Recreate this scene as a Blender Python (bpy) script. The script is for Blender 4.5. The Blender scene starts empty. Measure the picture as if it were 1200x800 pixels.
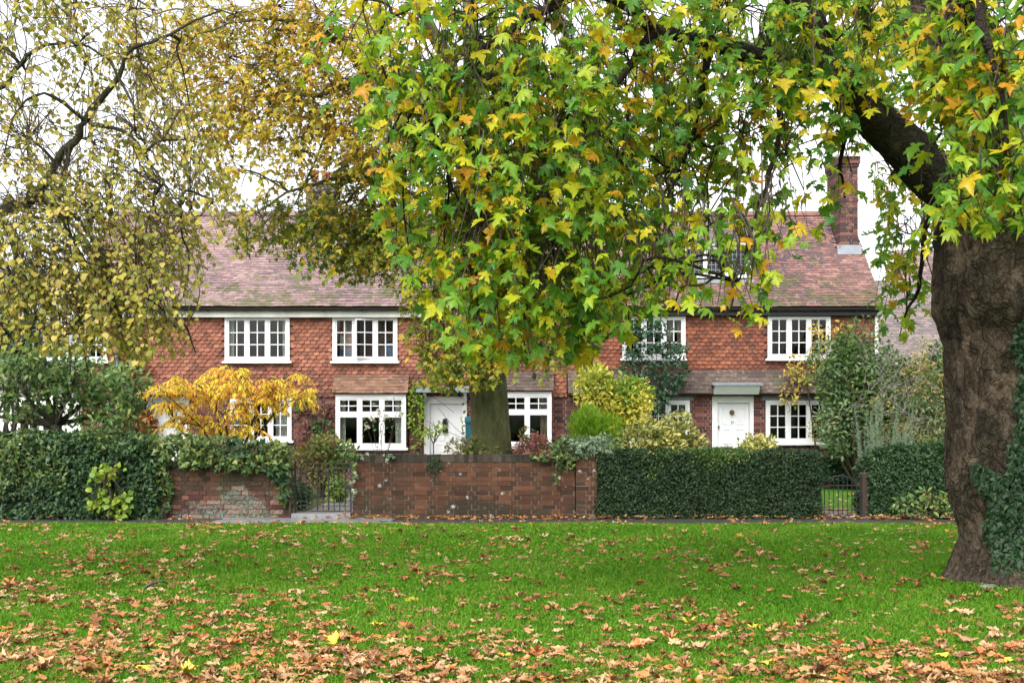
import bpy, math, random
import numpy as np
from mathutils import Vector, noise
rng = np.random.default_rng(11)
random.seed(5)
SC = bpy.context.scene
COL = SC.collection
F = 1500.0      # focal length in photo pixels
EYE = 1.6
def P(px, py, Y):
    return np.array([(px - 600) * Y / F, Y, EYE + (490 - py) * Y / F])

# ------------------------------------------------------------------ materials
def rgb(r, g, b):
    return (r, g, b, 1)
class Mat:
    def __init__(s, name, rough=.7, spec=.5):
        s.m = bpy.data.materials.new(name); s.m.use_nodes = True
        s.nt = s.m.node_tree; s.b = s.nt.nodes['Principled BSDF']
        s.b.inputs['Roughness'].default_value = rough
        s.b.inputs['Specular IOR Level'].default_value = spec
        s.out = s.nt.nodes['Material Output']
    def n(s, t, **kw):
        x = s.nt.nodes.new(t)
        for k, v in kw.items():
            setattr(x, k, v)
        return x
    def l(s, a, b):
        s.nt.links.new(a, b)
    def geo(s, o='Position'):
        return s.n('ShaderNodeNewGeometry').outputs[o]
    def noise(s, scale, detail=4, vec=None, dist=0, rough=.55):
        x = s.n('ShaderNodeTexNoise'); x.inputs['Scale'].default_value = scale
        x.inputs['Detail'].default_value = detail; x.inputs['Distortion'].default_value = dist
        x.inputs['Roughness'].default_value = rough
        s.l(vec if vec is not None else s.geo(), x.inputs['Vector'])
        return x.outputs['Fac']
    def voro(s, scale, vec=None, feature='F1'):
        x = s.n('ShaderNodeTexVoronoi'); x.feature = feature; x.inputs['Scale'].default_value = scale
        s.l(vec if vec is not None else s.geo(), x.inputs['Vector'])
        return x.outputs['Distance']
    def stretch(s, sx, sy, sz):
        x = s.n('ShaderNodeMapping'); x.inputs['Scale'].default_value = (sx, sy, sz)
        s.l(s.geo(), x.inputs['Vector']); return x.outputs['Vector']
    def math(s, op, a, b=0., clamp=False):
        x = s.n('ShaderNodeMath', operation=op, use_clamp=clamp)
        for i, v in enumerate((a, b)):
            if hasattr(v, 'links'): s.l(v, x.inputs[i])
            else: x.inputs[i].default_value = v
        return x.outputs[0]
    def ramp(s, fac, stops, interp='LINEAR'):
        x = s.n('ShaderNodeValToRGB'); e = x.color_ramp; e.interpolation = interp
        while len(e.elements) < len(stops): e.elements.new(.5)
        for el, (p, c) in zip(e.elements, stops):
            el.position = p; el.color = rgb(*c) if len(c) == 3 else c
        s.l(fac, x.inputs['Fac']); return x.outputs['Color']
    def step(s, fac, lo, hi):
        x = s.n('ShaderNodeMapRange'); x.inputs['From Min'].default_value = lo; x.inputs['From Max'].default_value = hi
        s.l(fac, x.inputs['Value']); return x.outputs['Result']
    def mix(s, fac, a, b, mode='MIX'):
        x = s.n('ShaderNodeMix', data_type='RGBA', blend_type=mode)
        for sock, v in ((x.inputs['Factor'], fac), (x.inputs['A'], a), (x.inputs['B'], b)):
            if hasattr(v, 'links'): s.l(v, sock)
            elif isinstance(v, tuple): sock.default_value = rgb(*v)
            else: sock.default_value = v
        return x.outputs['Result']
    def zc(s, axis='Z'):
        x = s.n('ShaderNodeSeparateXYZ'); s.l(s.geo(), x.inputs[0]); return x.outputs[axis]
    def col(s, c):
        if isinstance(c, tuple): s.b.inputs['Base Color'].default_value = rgb(*c)
        else: s.l(c, s.b.inputs['Base Color'])
        return s
    def bump(s, h, strength=.4, dist=.02):
        x = s.n('ShaderNodeBump'); x.inputs['Strength'].default_value = strength; x.inputs['Distance'].default_value = dist
        s.l(h, x.inputs['Height']); s.l(x.outputs['Normal'], s.b.inputs['Normal']); return s

def plain(name, c, rough=.6, vary=.12, scale=9., spec=.5):
    m = Mat(name, rough, spec)
    f = m.noise(scale, 5)
    lo = tuple(v * (1 - vary) for v in c); hi = tuple(min(1, v * (1 + vary)) for v in c)
    return m.col(m.ramp(f, [(.3, lo), (.7, hi)])).bump(f, .15, .01).m

def leafmat(name, stops, trans=.35, rough=.42, patch=.9, pscale=.9, spec=.5):
    """pigment varies from leaf to leaf (random per island) and from bough to bough (soft noise)"""
    m = Mat(name, rough, spec * .75)
    r = m.geo('Random Per Island')
    f = m.math('ADD', m.math('MULTIPLY', r, .75), m.math('MULTIPLY', m.math('SUBTRACT', m.noise(pscale, 3), .5), patch))
    f = m.math('ADD', f, .125, True)
    c = m.ramp(f, stops)
    blot = m.noise(28, 3)
    c = m.mix(m.math('MULTIPLY', m.step(blot, .5, .75), .35), c, (.12, .07, .02))
    m.col(c)
    t = m.n('ShaderNodeBsdfTranslucent'); m.l(m.mix(.0, c, c), t.inputs['Color'])
    x = m.n('ShaderNodeMixShader'); x.inputs[0].default_value = trans
    m.l(m.b.outputs[0], x.inputs[1]); m.l(t.outputs[0], x.inputs[2]); m.l(x.outputs[0], m.out.inputs['Surface'])
    return m.m

def tilemat(name, stops, moss=0., mosscol=(.06, .075, .02), lichen=0., zr=None, rough=.8):
    m = Mat(name, rough, .3)
    r = m.geo('Random Per Island')
    f = m.math('ADD', m.math('MULTIPLY', r, .6), m.math('MULTIPLY', m.math('SUBTRACT', m.noise(.55, 4), .5), 1.1))
    c = m.ramp(m.math('ADD', f, .2, True), stops)
    fine = m.noise(30, 5)
    c = m.mix(.35, c, m.ramp(fine, [(.3, (.25, .25, .25)), (.7, (.85, .85, .85))]), 'OVERLAY')
    if lichen:
        c = m.mix(m.math('MULTIPLY', m.step(m.noise(11, 6), .58, .66), lichen), c, (.36, .33, .28))
    if moss:
        mk = m.noise(2.6, 6, rough=.7)
        if zr: mk = m.math('ADD', mk, m.math('MULTIPLY', m.step(m.zc(), zr[1], zr[0]), .13))
        c = m.mix(m.math('MULTIPLY', m.step(mk, .57, .66), moss), c, mosscol)
    return m.col(c).bump(fine, .3, .006).m

def brickmat(name, stops, extra=None, rough=.85):
    m = Mat(name, rough, .25)
    r = m.geo('Random Per Island')
    c = m.ramp(r, stops)
    fine = m.noise(40, 6)
    c = m.mix(.4, c, m.ramp(fine, [(.25, (.2, .2, .2)), (.75, (.8, .8, .8))]), 'OVERLAY')
    c = m.mix(m.step(m.noise(1.1, 5), .45, .75), c, m.mix(1., c, (.55, .5, .48), 'MULTIPLY'))
    if extra: c = extra(m, c)
    return m.col(c).bump(fine, .45, .006).m

M = {}
M['white'] = plain('white_paint', (.67, .67, .68), .45, .05, 4)
M['white_dirty'] = plain('weathered_white_paint', (.68, .69, .65), .6, .16, 3)
M['white_wall'] = plain('white_render', (.72, .72, .7), .8, .07, 2)
M['lead'] = plain('lead_sheet', (.2, .22, .25), .55, .2, 6)
M['black'] = plain('black_paint', (.014, .014, .016), .45, .3, 20)
M['iron'] = plain('rusty_black_iron', (.016, .015, .015), .55, .5, 30)
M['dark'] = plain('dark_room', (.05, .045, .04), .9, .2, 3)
M['batten'] = plain('tile_backing', (.07, .03, .022), .95, .2, 3)
M['mortar'] = plain('lime_mortar', (.3, .26, .215), .95, .2, 14)
M['mortar_old'] = plain('weathered_mortar', (.15, .12, .08), .95, .3, 9)
M['curtain'] = plain('cream_curtain', (.6, .58, .54), .9, .1, 8)
M['curtain_tan'] = plain('tan_curtain', (.3, .22, .16), .9, .15, 8)
M['pot'] = plain('red_clay', (.4, .1, .11), .8, .2, 6)
M['cement'] = plain('grey_cement', (.3, .3, .29), .9, .25, 5)
M['teal'] = plain('teal_plastic', (.008, .08, .1), .4, .15, 5)
M['post'] = plain('dark_timber', (.045, .028, .02), .8, .3, 12)
M['brass'] = plain('aged_brass', (.12, .085, .03), .4, .3, 30)
M['stone'] = plain('pale_stone', (.19, .18, .16), .9, .3, 16)
m = Mat('window_glass', .05)
g = m.n('ShaderNodeBsdfGlossy'); g.inputs['Roughness'].default_value = .03
t = m.n('ShaderNodeBsdfTransparent'); t.inputs['Color'].default_value = (.86, .9, .88, 1)
fr = m.n('ShaderNodeFresnel'); fr.inputs['IOR'].default_value = 1.33
bn = m.n('ShaderNodeBump'); bn.inputs['Strength'].default_value = .05; m.l(m.noise(2.2, 2), bn.inputs['Height']); m.l(bn.outputs[0], g.inputs['Normal'])
x = m.n('ShaderNodeMixShader'); m.l(fr.outputs[0], x.inputs[0]); m.l(t.outputs[0], x.inputs[1]); m.l(g.outputs[0], x.inputs[2])
m.l(x.outputs[0], m.out.inputs['Surface']); M['glass'] = m.m

M['roof_pink'] = tilemat('pink_brown_roof_tiles', [(0, (.085, .068, .075)), (.3, (.15, .102, .104)), (.6, (.215, .14, .138)), (1, (.29, .2, .19))], .75, (.085, .095, .035), .45, (4.2, 5.2))
M['roof_red'] = tilemat('red_brown_roof_tiles', [(0, (.05, .04, .048)), (.35, (.11, .066, .068)), (.65, (.18, .09, .078)), (1, (.28, .155, .13))], .6, (.07, .085, .03), .4, (4.2, 5.6))
M['roof_grey'] = tilemat('grey_brown_roof_tiles', [(0, (.10, .085, .085)), (.5, (.17, .14, .135)), (1, (.26, .2, .18))], .5, (.07, .08, .03), .4)
M['hang_pink'] = tilemat('orange_hung_tiles', [(0, (.06, .03, .026)), (.3, (.135, .053, .035)), (.65, (.225, .082, .05)), (1, (.34, .14, .085))], .25, (.09, .07, .04), .1)
M['hang_red'] = tilemat('rust_hung_tiles', [(0, (.06, .026, .02)), (.35, (.145, .05, .03)), (.7, (.23, .076, .04)), (1, (.32, .12, .065))], .2, (.08, .06, .03), .1)
M['pent'] = tilemat('mossy_pent_tiles', [(0, (.045, .035, .03)), (.5, (.085, .06, .05)), (1, (.14, .1, .08))], .8, (.07, .085, .035), .3)
M['bay_tiles'] = tilemat('mossy_brown_tiles', [(0, (.08, .05, .035)), (.5, (.16, .085, .055)), (1, (.24, .13, .085))], .9, (.055, .055, .015), .3)
M['brick_house'] = brickmat('house_bricks', [(0, (.05, .03, .034)), (.35, (.1, .042, .038)), (.7, (.17, .06, .045)), (1, (.23, .1, .075))])
M['brick_chimney'] = brickmat('chimney_bricks', [(0, (.045, .034, .038)), (.4, (.095, .046, .044)), (.75, (.16, .068, .054)), (1, (.21, .11, .085))])
M['brick_sooty'] = brickmat('grey_sooty_bricks', [(0, (.07, .07, .075)), (.5, (.14, .13, .13)), (1, (.22, .19, .18))])
def eff(m, c):   # lime bloom and algae with an outline of its own near the foot of the wall
    z = m.zc()
    n1 = m.noise(1.7, 7, rough=.65); n2 = m.noise(9, 5)
    bell = m.math('SUBTRACT', .62, m.math('ABSOLUTE', m.math('MULTIPLY', m.math('SUBTRACT', m.zc('X'), -4.45), .42)))
    k = m.math('SUBTRACT', m.math('ADD', bell, m.math('MULTIPLY', m.math('SUBTRACT', n1, .5), 1.1)), m.math('MULTIPLY', z, 1.0))
    k = m.math('ADD', k, m.math('MULTIPLY', m.math('SUBTRACT', n2, .5), .9))
    k = m.math('ADD', k, m.math('MULTIPLY', m.math('SUBTRACT', m.geo('Random Per Island'), .5), .22))
    c = m.mix(m.math('MULTIPLY', m.step(m.noise(2.3, 6), .45, .62), .6), c, (.045, .05, .02))
    return m.mix(m.math('MULTIPLY', m.math('MULTIPLY', m.step(k, .1, .26), m.step(m.noise(26, 6, rough=.7), .4, .62)), .66), c, (.22, .29, .24))
def lich(m, c):
    v = m.voro(6.2); n1 = m.noise(17, 6, rough=.7); n0 = m.noise(1.6, 4)
    k = m.math('ADD', v, m.math('MULTIPLY', m.math('SUBTRACT', n1, .5), .95))
    k = m.math('MULTIPLY', m.math('SUBTRACT', 1, m.step(k, .12, .18)), m.step(n0, .5, .56))
    damp = m.math('ADD', m.noise(3.1, 6), m.math('MULTIPLY', m.step(m.zc(), .32, .0), .22))
    c = m.mix(m.math('MULTIPLY', m.step(damp, .56, .68), .75), c, (.028, .026, .016))
    return m.mix(m.math('MULTIPLY', k, .8), c, (.38, .4, .4))
M['brick_bloom'] = brickmat('lime_bloomed_bricks', [(0, (.05, .026, .022)), (.45, (.09, .04, .03)), (.8, (.15, .062, .04)), (1, (.25, .1, .066))], eff)
M['brick_garden'] = brickmat('brown_garden_bricks', [(0, (.042, .022, .015)), (.4, (.074, .033, .019)), (.8, (.1, .043, .023)), (1, (.135, .056, .031))], lich)
M['coping'] = brickmat('dark_coping_bricks', [(0, (.022, .019, .017)), (.6, (.045, .036, .028)), (1, (.08, .062, .045))], lich)
m = Mat('mortar_bloom', .95); M['mortar_bloom'] = m.col(eff(m, m.ramp(m.noise(9), [(.3, (.06, .048, .035)), (.7, (.12, .1, .07))]))).m

# leaves
M['lf_plane'] = leafmat('plane_leaves', [(0, (.05, .19, .04)), (.25, (.12, .31, .035)), (.46, (.26, .45, .03)), (.64, (.46, .54, .028)), (.8, (.72, .58, .024)), (.91, (.68, .34, .025)), (1, (.4, .15, .03))], .55, .34, .6, 1.1)
M['lf_acer_gold'] = leafmat('golden_maple_leaves', [(0, (.2, .23, .03)), (.3, (.46, .42, .04)), (.6, (.68, .5, .05)), (.82, (.58, .29, .04)), (1, (.72, .56, .16))], .5, .45, .7, .8)
M['lf_acer_green'] = leafmat('olive_maple_leaves', [(0, (.06, .14, .024)), (.35, (.15, .23, .022)), (.6, (.32, .33, .024)), (.82, (.52, .38, .02)), (1, (.42, .2, .02))], .46, .45, .8, .9)
M['lf_lime'] = leafmat('lime_leaves', [(0, (.13, .18, .04)), (.3, (.32, .33, .05)), (.55, (.54, .47, .07)), (.8, (.6, .45, .12)), (1, (.4, .25, .09))], .48, .45, .6, .9)
M['lf_ivy'] = leafmat('ivy_leaves', [(0, (.009, .036, .012)), (.6, (.022, .07, .02)), (1, (.055, .115, .03))], .15, .55, .6, 1.5)
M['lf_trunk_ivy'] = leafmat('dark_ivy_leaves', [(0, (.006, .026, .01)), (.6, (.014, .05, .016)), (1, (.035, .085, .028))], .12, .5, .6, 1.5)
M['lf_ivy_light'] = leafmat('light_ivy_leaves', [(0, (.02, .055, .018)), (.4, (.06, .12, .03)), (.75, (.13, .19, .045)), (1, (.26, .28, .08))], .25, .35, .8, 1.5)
M['lf_hedge'] = leafmat('clipped_hedge_leaves', [(0, (.005, .022, .008)), (.5, (.013, .043, .013)), (1, (.036, .075, .02))], .15, .6, .6, 1.8)
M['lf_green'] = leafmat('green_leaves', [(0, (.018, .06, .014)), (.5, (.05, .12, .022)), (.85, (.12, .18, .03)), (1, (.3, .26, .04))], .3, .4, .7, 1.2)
M['lf_cream'] = leafmat('pale_green_leaves', [(0, (.05, .13, .03)), (.5, (.13, .24, .06)), (.8, (.26, .32, .09)), (1, (.46, .36, .08))], .3, .4, .7, 1.2)
M['lf_dark'] = leafmat('dark_green_leaves', [(0, (.008, .035, .02)), (.6, (.02, .075, .032)), (1, (.06, .13, .05))], .15, .35, .5, 1.3)
M['lf_bright'] = leafmat('yellow_green_leaves', [(0, (.1, .22, .02)), (.5, (.22, .34, .03)), (1, (.38, .42, .05))], .4, .4, .5, 2)
M['lf_conifer'] = leafmat('vivid_green_sprays', [(0, (.08, .24, .01)), (.6, (.2, .42, .012)), (1, (.42, .5, .03))], .35, .5, .5, 2)
M['lf_golden'] = leafmat('golden_leaves', [(0, (.22, .26, .03)), (.3, (.52, .5, .05)), (.7, (.75, .66, .09)), (1, (.8, .7, .25))], .4, .4, .7, 1.8)
M['lf_vari'] = leafmat('variegated_leaves', [(0, (.05, .1, .025)), (.35, (.14, .19, .04)), (.6, (.48, .45, .11)), (1, (.75, .66, .22))], .3, .35, .4, 2)
M['lf_sumac'] = leafmat('sumac_leaflets', [(0, (.75, .68, .08)), (.35, (.88, .74, .07)), (.58, (.9, .64, .06)), (.8, (.88, .4, .09)), (1, (.82, .3, .18))], .5, .45, .9, 2.2)
M['lf_red'] = leafmat('reddening_creeper_leaves', [(0, (.06, .11, .02)), (.4, (.22, .13, .03)), (.7, (.4, .12, .03)), (1, (.33, .05, .04))], .3, .45, .8, 2)
M['lf_wine'] = leafmat('wine_red_creeper_leaves', [(0, (.05, .07, .02)), (.4, (.12, .06, .03)), (.7, (.16, .03, .05)), (1, (.25, .12, .06))], .25, .45, .8, 2)
M['lf_pink'] = leafmat('pink_flower_petals', [(0, (.32, .11, .09)), (.5, (.5, .17, .16)), (1, (.58, .33, .27))], .3, .6, .6, 3)
M['lf_hydr'] = leafmat('faded_mixed_leaves', [(0, (.06, .12, .03)), (.4, (.17, .2, .05)), (.7, (.36, .28, .07)), (1, (.42, .22, .12))], .3, .5, .9, 2)
M['lf_yelclimb'] = leafmat('yellow_climber_leaves', [(0, (.16, .2, .03)), (.4, (.44, .38, .06)), (.75, (.56, .38, .09)), (1, (.48, .24, .08))], .35, .45, .7, 2)
M['lf_soft'] = leafmat('soft_grey_green_leaves', [(0, (.045, .1, .04)), (.45, (.1, .18, .065)), (.8, (.18, .26, .11)), (1, (.34, .33, .12))], .3, .5, .8, 1.4)
M['lf_grey'] = leafmat('grey_green_leaves', [(0, (.08, .14, .08)), (.6, (.17, .25, .15)), (1, (.3, .36, .23))], .2, .5, .5, 2)
M['lf_rose'] = leafmat('white_rose_petals', [(0, (.6, .55, .45)), (1, (.75, .72, .66))], .3, .6, .3, 3)
M['lf_fallen'] = leafmat('fallen_plane_leaves', [(0, (.13, .055, .03)), (.24, (.27, .11, .043)), (.46, (.42, .19, .062)), (.64, (.5, .29, .125)), (.76, (.54, .39, .22)), (.87, (.5, .17, .036)), (.95, (.64, .42, .045)), (1, (.6, .5, .33))], .15, .5, .35, 1.2)
for nm, c in (('rust', (.44, .16, .048)), ('tan', (.49, .29, .14)), ('yellow', (.64, .44, .045)), ('brown', (.26, .11, .05))):
    mm = Mat('fallen_leaf_' + nm, .5)
    oi = mm.n('ShaderNodeObjectInfo').outputs['Random']
    k = mm.math('ADD', mm.math('MULTIPLY', oi, .6), mm.math('MULTIPLY', mm.noise(26, 4), .5))
    mm.col(mm.ramp(k, [(.1, tuple(v * .62 for v in c)), (.9, tuple(min(.7, v * 1.3) for v in c))]))
    M['fl_' + nm] = mm.m
M['grass'] = leafmat('grass_blades', [(0, (.042, .145, .011)), (.4, (.088, .24, .014)), (.8, (.155, .325, .022)), (1, (.32, .36, .09))], .35, .6, .8, .7, .15)
# bark
def barkmat(name, lo, hi, sc=6., strength=.9, green=0., sz=.28, flake=0.):
    m = Mat(name, .9, .2)
    v = m.stretch(1, 1, sz)
    a = m.noise(sc, 8, v, .6, .65); b = m.noise(sc * 5, 6, v)
    big = m.noise(2.2, 5)
    c = m.ramp(m.math('ADD', m.math('MULTIPLY', a, .55), m.math('ADD', m.math('MULTIPLY', b, .25), m.math('MULTIPLY', big, .2))), [(.36, lo), (.5, tuple((p + q) / 2.3 for p, q in zip(lo, hi))), (.64, hi)])
    if flake:
        vv = m.n('ShaderNodeVectorMath', operation='ADD'); m.l(m.stretch(1, 1, .45), vv.inputs[0])
        nw = m.n('ShaderNodeTexNoise'); nw.inputs['Scale'].default_value = 5.; m.l(m.geo(), nw.inputs['Vector'])
        sc_ = m.n('ShaderNodeVectorMath', operation='SCALE'); sc_.inputs['Scale'].default_value = .45; m.l(nw.outputs['Color'], sc_.inputs[0]); m.l(sc_.outputs[0], vv.inputs[1])
        e1 = m.voro(flake, vv.outputs[0], 'DISTANCE_TO_EDGE'); e2 = m.voro(flake * 2.7, vv.outputs[0], 'DISTANCE_TO_EDGE')
        cr = m.math('MULTIPLY', m.step(e1, 0, .09), m.math('ADD', .45, m.math('MULTIPLY', m.step(e2, 0, .1), .55)))
        c = m.mix(cr, m.mix(1., c, (.36, .34, .32), 'MULTIPLY'), c)
        c = m.mix(m.math('MULTIPLY', m.step(m.noise(3.1, 6, rough=.7), .54, .6), .75), c, m.mix(m.noise(12, 5), tuple(v * .75 for v in hi), tuple(v * 1.55 for v in hi)))
        c = m.mix(m.math('MULTIPLY', m.step(m.noise(1.9, 6, m.stretch(1, 1, .6), rough=.7), .53, .6), .7), c, (.022, .017, .013))
        a = m.math('ADD', m.math('MULTIPLY', a, .9), m.math('MULTIPLY', cr, .35))
    if green: c = m.mix(m.math('MULTIPLY', m.step(m.noise(1.3, 4), .4, .65), green), c, (.05, .065, .02))
    h = m.math('ADD', a, m.math('MULTIPLY', b, .35))
    return m.col(c).bump(h, strength, .05).m
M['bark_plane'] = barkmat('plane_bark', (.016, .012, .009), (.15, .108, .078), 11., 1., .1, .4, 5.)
M['bark_limb'] = barkmat('backlit_limb_bark', (.009, .007, .0055), (.052, .038, .028), 11., 1., .1, .4, 5.)  # plane bark darkened: the limbs' shade against the bright sky is in the colour
M['bark_mid'] = barkmat('ridged_green_bark', (.05, .055, .02), (.24, .23, .11), 15, 1., .5)
M['bark_lime'] = barkmat('dark_bark', (.02, .018, .013), (.085, .078, .055), 9, .7, .3)
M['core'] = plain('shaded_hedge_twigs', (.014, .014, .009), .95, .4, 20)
M['twig'] = plain('brown_twigs', (.05, .034, .022), .8, .3, 20)
M['twig_grey'] = plain('grey_twigs', (.16, .14, .12), .9, .3, 20)
# ground
m = Mat('lawn_turf', .9, .2)
M['lawn'] = m.col(m.ramp(m.math('ADD', m.math('MULTIPLY', m.noise(.6, 5), .6), m.math('MULTIPLY', m.noise(60, 4), .4)), [(.3, (.03, .085, .008)), (.55, (.05, .15, .01)), (.75, (.1, .2, .02))])).bump(m.noise(70, 3), .6, .02).m
m = Mat('garden_earth', .95, .2)
M['earth'] = m.col(m.ramp(m.noise(2.5, 6), [(.3, (.03, .024, .016)), (.5, (.05, .06, .02)), (.7, (.07, .12, .02))])).bump(m.noise(40), .5, .02).m
m = Mat('wet_asphalt', .45, .5)
M['asphalt'] = m.col(m.ramp(m.noise(18, 6), [(.3, (.03, .03, .03)), (.7, (.065, .062, .058))])).bump(m.noise(150, 3), .4, .005).m
m = Mat('wet_flagstones', .3, .5)
M['flag'] = m.col(m.mix(.3, m.ramp(m.geo('Random Per Island'), [(0, (.14, .15, .16)), (1, (.25, .26, .28))]), m.ramp(m.noise(12, 6), [(.3, (.1, .1, .1)), (.7, (.35, .35, .34))]))).bump(m.noise(60), .25, .005).m
m = Mat('fields', .95, .2)
M['field'] = m.col(m.ramp(m.noise(.05, 5), [(.3, (.035, .09, .012)), (.7, (.06, .13, .02))])).m

# ------------------------------------------------------------------ mesh helpers
def link(name, me, mats, parent=None, loc=None):
    for mt in (mats if isinstance(mats, (list, tuple)) else [mats]):
        me.materials.append(M[mt] if isinstance(mt, str) else mt)
    o = bpy.data.objects.new(name, me); COL.objects.link(o)
    if parent is not None:
        o.parent = parent
        o.matrix_parent_inverse = parent.matrix_basis.inverted()
    if loc is not None: o.location = loc
    return o
def tag(o, label=None, cat=None, group=None, kind=None):
    for k, v in (('label', label), ('category', cat), ('group', group), ('kind', kind)):
        if v: o[k] = v
    return o
def thing(name, loc, label, cat, group=None):
    o = bpy.data.objects.new(name, None); COL.objects.link(o)
    o.location = tuple(float(v) for v in loc); o.empty_display_size = .2
    return tag(o, label, cat, group)

class MB:
    """collects polygons for ONE mesh object"""
    def __init__(s): s.v = []; s.f = []; s.m = []
    def add(s, vs, fs, mat=0):
        k = len(s.v); s.v += [tuple(map(float, p)) for p in vs]
        s.f += [tuple(i + k for i in q) for q in fs]; s.m += [mat] * len(fs)
    def box(s, x0, x1, y0, y1, z0, z1, mat=0):
        s.add([(x0, y0, z0), (x1, y0, z0), (x1, y1, z0), (x0, y1, z0), (x0, y0, z1), (x1, y0, z1), (x1, y1, z1), (x0, y1, z1)],
              [(0, 3, 2, 1), (4, 5, 6, 7), (0, 1, 5, 4), (1, 2, 6, 5), (2, 3, 7, 6), (3, 0, 4, 7)], mat)
    def prism(s, poly, x0, x1, mat=0):     # poly in (y, z), extruded along x
        n = len(poly)
        s.add([(x0, y, z) for y, z in poly] + [(x1, y, z) for y, z in poly],
              [tuple(range(n))[::-1], tuple(range(n, 2 * n))] + [(i, (i + 1) % n, n + (i + 1) % n, n + i) for i in range(n)], mat)
    def tube(s, pts, rad, sides=5, mat=0, cap=True):
        pts = [np.asarray(p, float) for p in pts]; n = len(pts)
        rad = [rad] * n if np.isscalar(rad) else list(rad)
        k = len(s.v); up = np.array([.31, .2, .93])
        for i in range(n):
            d = pts[min(i + 1, n - 1)] - pts[max(i - 1, 0)]; d = d / (np.linalg.norm(d) + 1e-9)
            a = np.cross(d, up)
            if np.linalg.norm(a) < .05: a = np.cross(d, (1, 0, 0))
            a /= np.linalg.norm(a); b = np.cross(d, a)
            for j in range(sides):
                t = 2 * math.pi * j / sides
                q = pts[i] + rad[i] * (math.cos(t) * a + math.sin(t) * b); s.v.append((float(q[0]), float(q[1]), float(q[2])))
        for i in range(n - 1):
            for j in range(sides):
                s.f.append((k + i * sides + j, k + i * sides + (j + 1) % sides, k + (i + 1) * sides + (j + 1) % sides, k + (i + 1) * sides + j)); s.m.append(mat)
        if cap:
            s.f.append(tuple(k + j for j in range(sides))[::-1]); s.m.append(mat)
            s.f.append(tuple(k + (n - 1) * sides + j for j in range(sides))); s.m.append(mat)
    def lathe(s, c, prof, sides=20, mat=0, axis='z'):
        k = len(s.v)
        for r, h in prof:
            for j in range(sides):
                t = 2 * math.pi * j / sides; u, w = r * math.cos(t), r * math.sin(t)
                s.v.append((c[0] + u, c[1] + w, c[2] + h) if axis == 'z' else (c[0] + u, c[1] - h, c[2] + w))
        for i in range(len(prof) - 1):
            for j in range(sides):
                s.f.append((k + i * sides + j, k + i * sides + (j + 1) % sides, k + (i + 1) * sides + (j + 1) % sides, k + (i + 1) * sides + j)); s.m.append(mat)
        s.f.append(tuple(k + j for j in range(sides))[::-1]); s.m.append(mat)
        s.f.append(tuple(k + (len(prof) - 1) * sides + j for j in range(sides))); s.m.append(mat)
    def build(s, name, mats, parent=None, smooth=False):
        me = bpy.data.meshes.new(name); me.from_pydata(s.v, [], s.f)
        me.polygons.foreach_set('material_index', np.array(s.m, np.int32))
        if smooth: me.polygons.foreach_set('use_smooth', np.ones(len(s.f), bool))
        me.update(); return link(name, me, mats, parent)

def unit(a): return a / (np.linalg.norm(a, axis=-1, keepdims=True) + 1e-9)
class Cloud:
    """many leaf-shaped triangles fans for ONE crown or hedge mesh"""
    def __init__(s): s.V = []; s.T = []; s.Mi = []; s.n = 0
    def add(s, tmpl, pos, d, nrm, scale, mat=0):
        tv, tf = tmpl; pos = np.asarray(pos, float); N = len(pos)
        if N == 0: return
        d = unit(np.asarray(d, float)); nrm = np.asarray(nrm, float)
        nrm = nrm - (nrm * d).sum(-1, keepdims=True) * d
        bad = np.linalg.norm(nrm, axis=-1) < 1e-3; nrm[bad] = np.cross(d[bad], [.3, .5, .8])
        nrm = unit(nrm); x = np.cross(d, nrm)
        sc = np.broadcast_to(np.asarray(scale, float), (N,))[:, None, None]
        V = pos[:, None, :] + sc * (tv[None, :, 0:1] * x[:, None] + tv[None, :, 1:2] * d[:, None] + tv[None, :, 2:3] * nrm[:, None])
        k = len(tv)
        T = tf[None] + (np.arange(N) * k)[:, None, None] + s.n
        s.V.append(V.reshape(-1, 3)); s.T.append(T.reshape(-1, 3)); s.n += N * k
        s.Mi.append(np.repeat(np.broadcast_to(np.asarray(mat, np.int32), (N,)), len(tf)))
    def build(s, name, mats, parent=None, smooth=False):
        V = np.concatenate(s.V).astype(np.float32); T = np.concatenate(s.T).astype(np.int32); mi = np.concatenate(s.Mi).astype(np.int32)
        return tri_mesh(name, V, T, mi, mats, parent, smooth)
def tri_mesh(name, V, T, mi, mats, parent=None, smooth=False):
    me = bpy.data.meshes.new(name)
    me.vertices.add(len(V)); me.vertices.foreach_set('co', V.astype(np.float32).ravel())
    me.loops.add(T.size); me.loops.foreach_set('vertex_index', T.astype(np.int32).ravel())
    me.polygons.add(len(T)); me.polygons.foreach_set('loop_start', np.arange(0, T.size, 3, dtype=np.int32))
    me.polygons.foreach_set('material_index', mi)
    if smooth: me.polygons.foreach_set('use_smooth', np.ones(len(T), bool))
    me.update(calc_edges=True); me.validate()
    return link(name, me, mats, parent)

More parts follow.
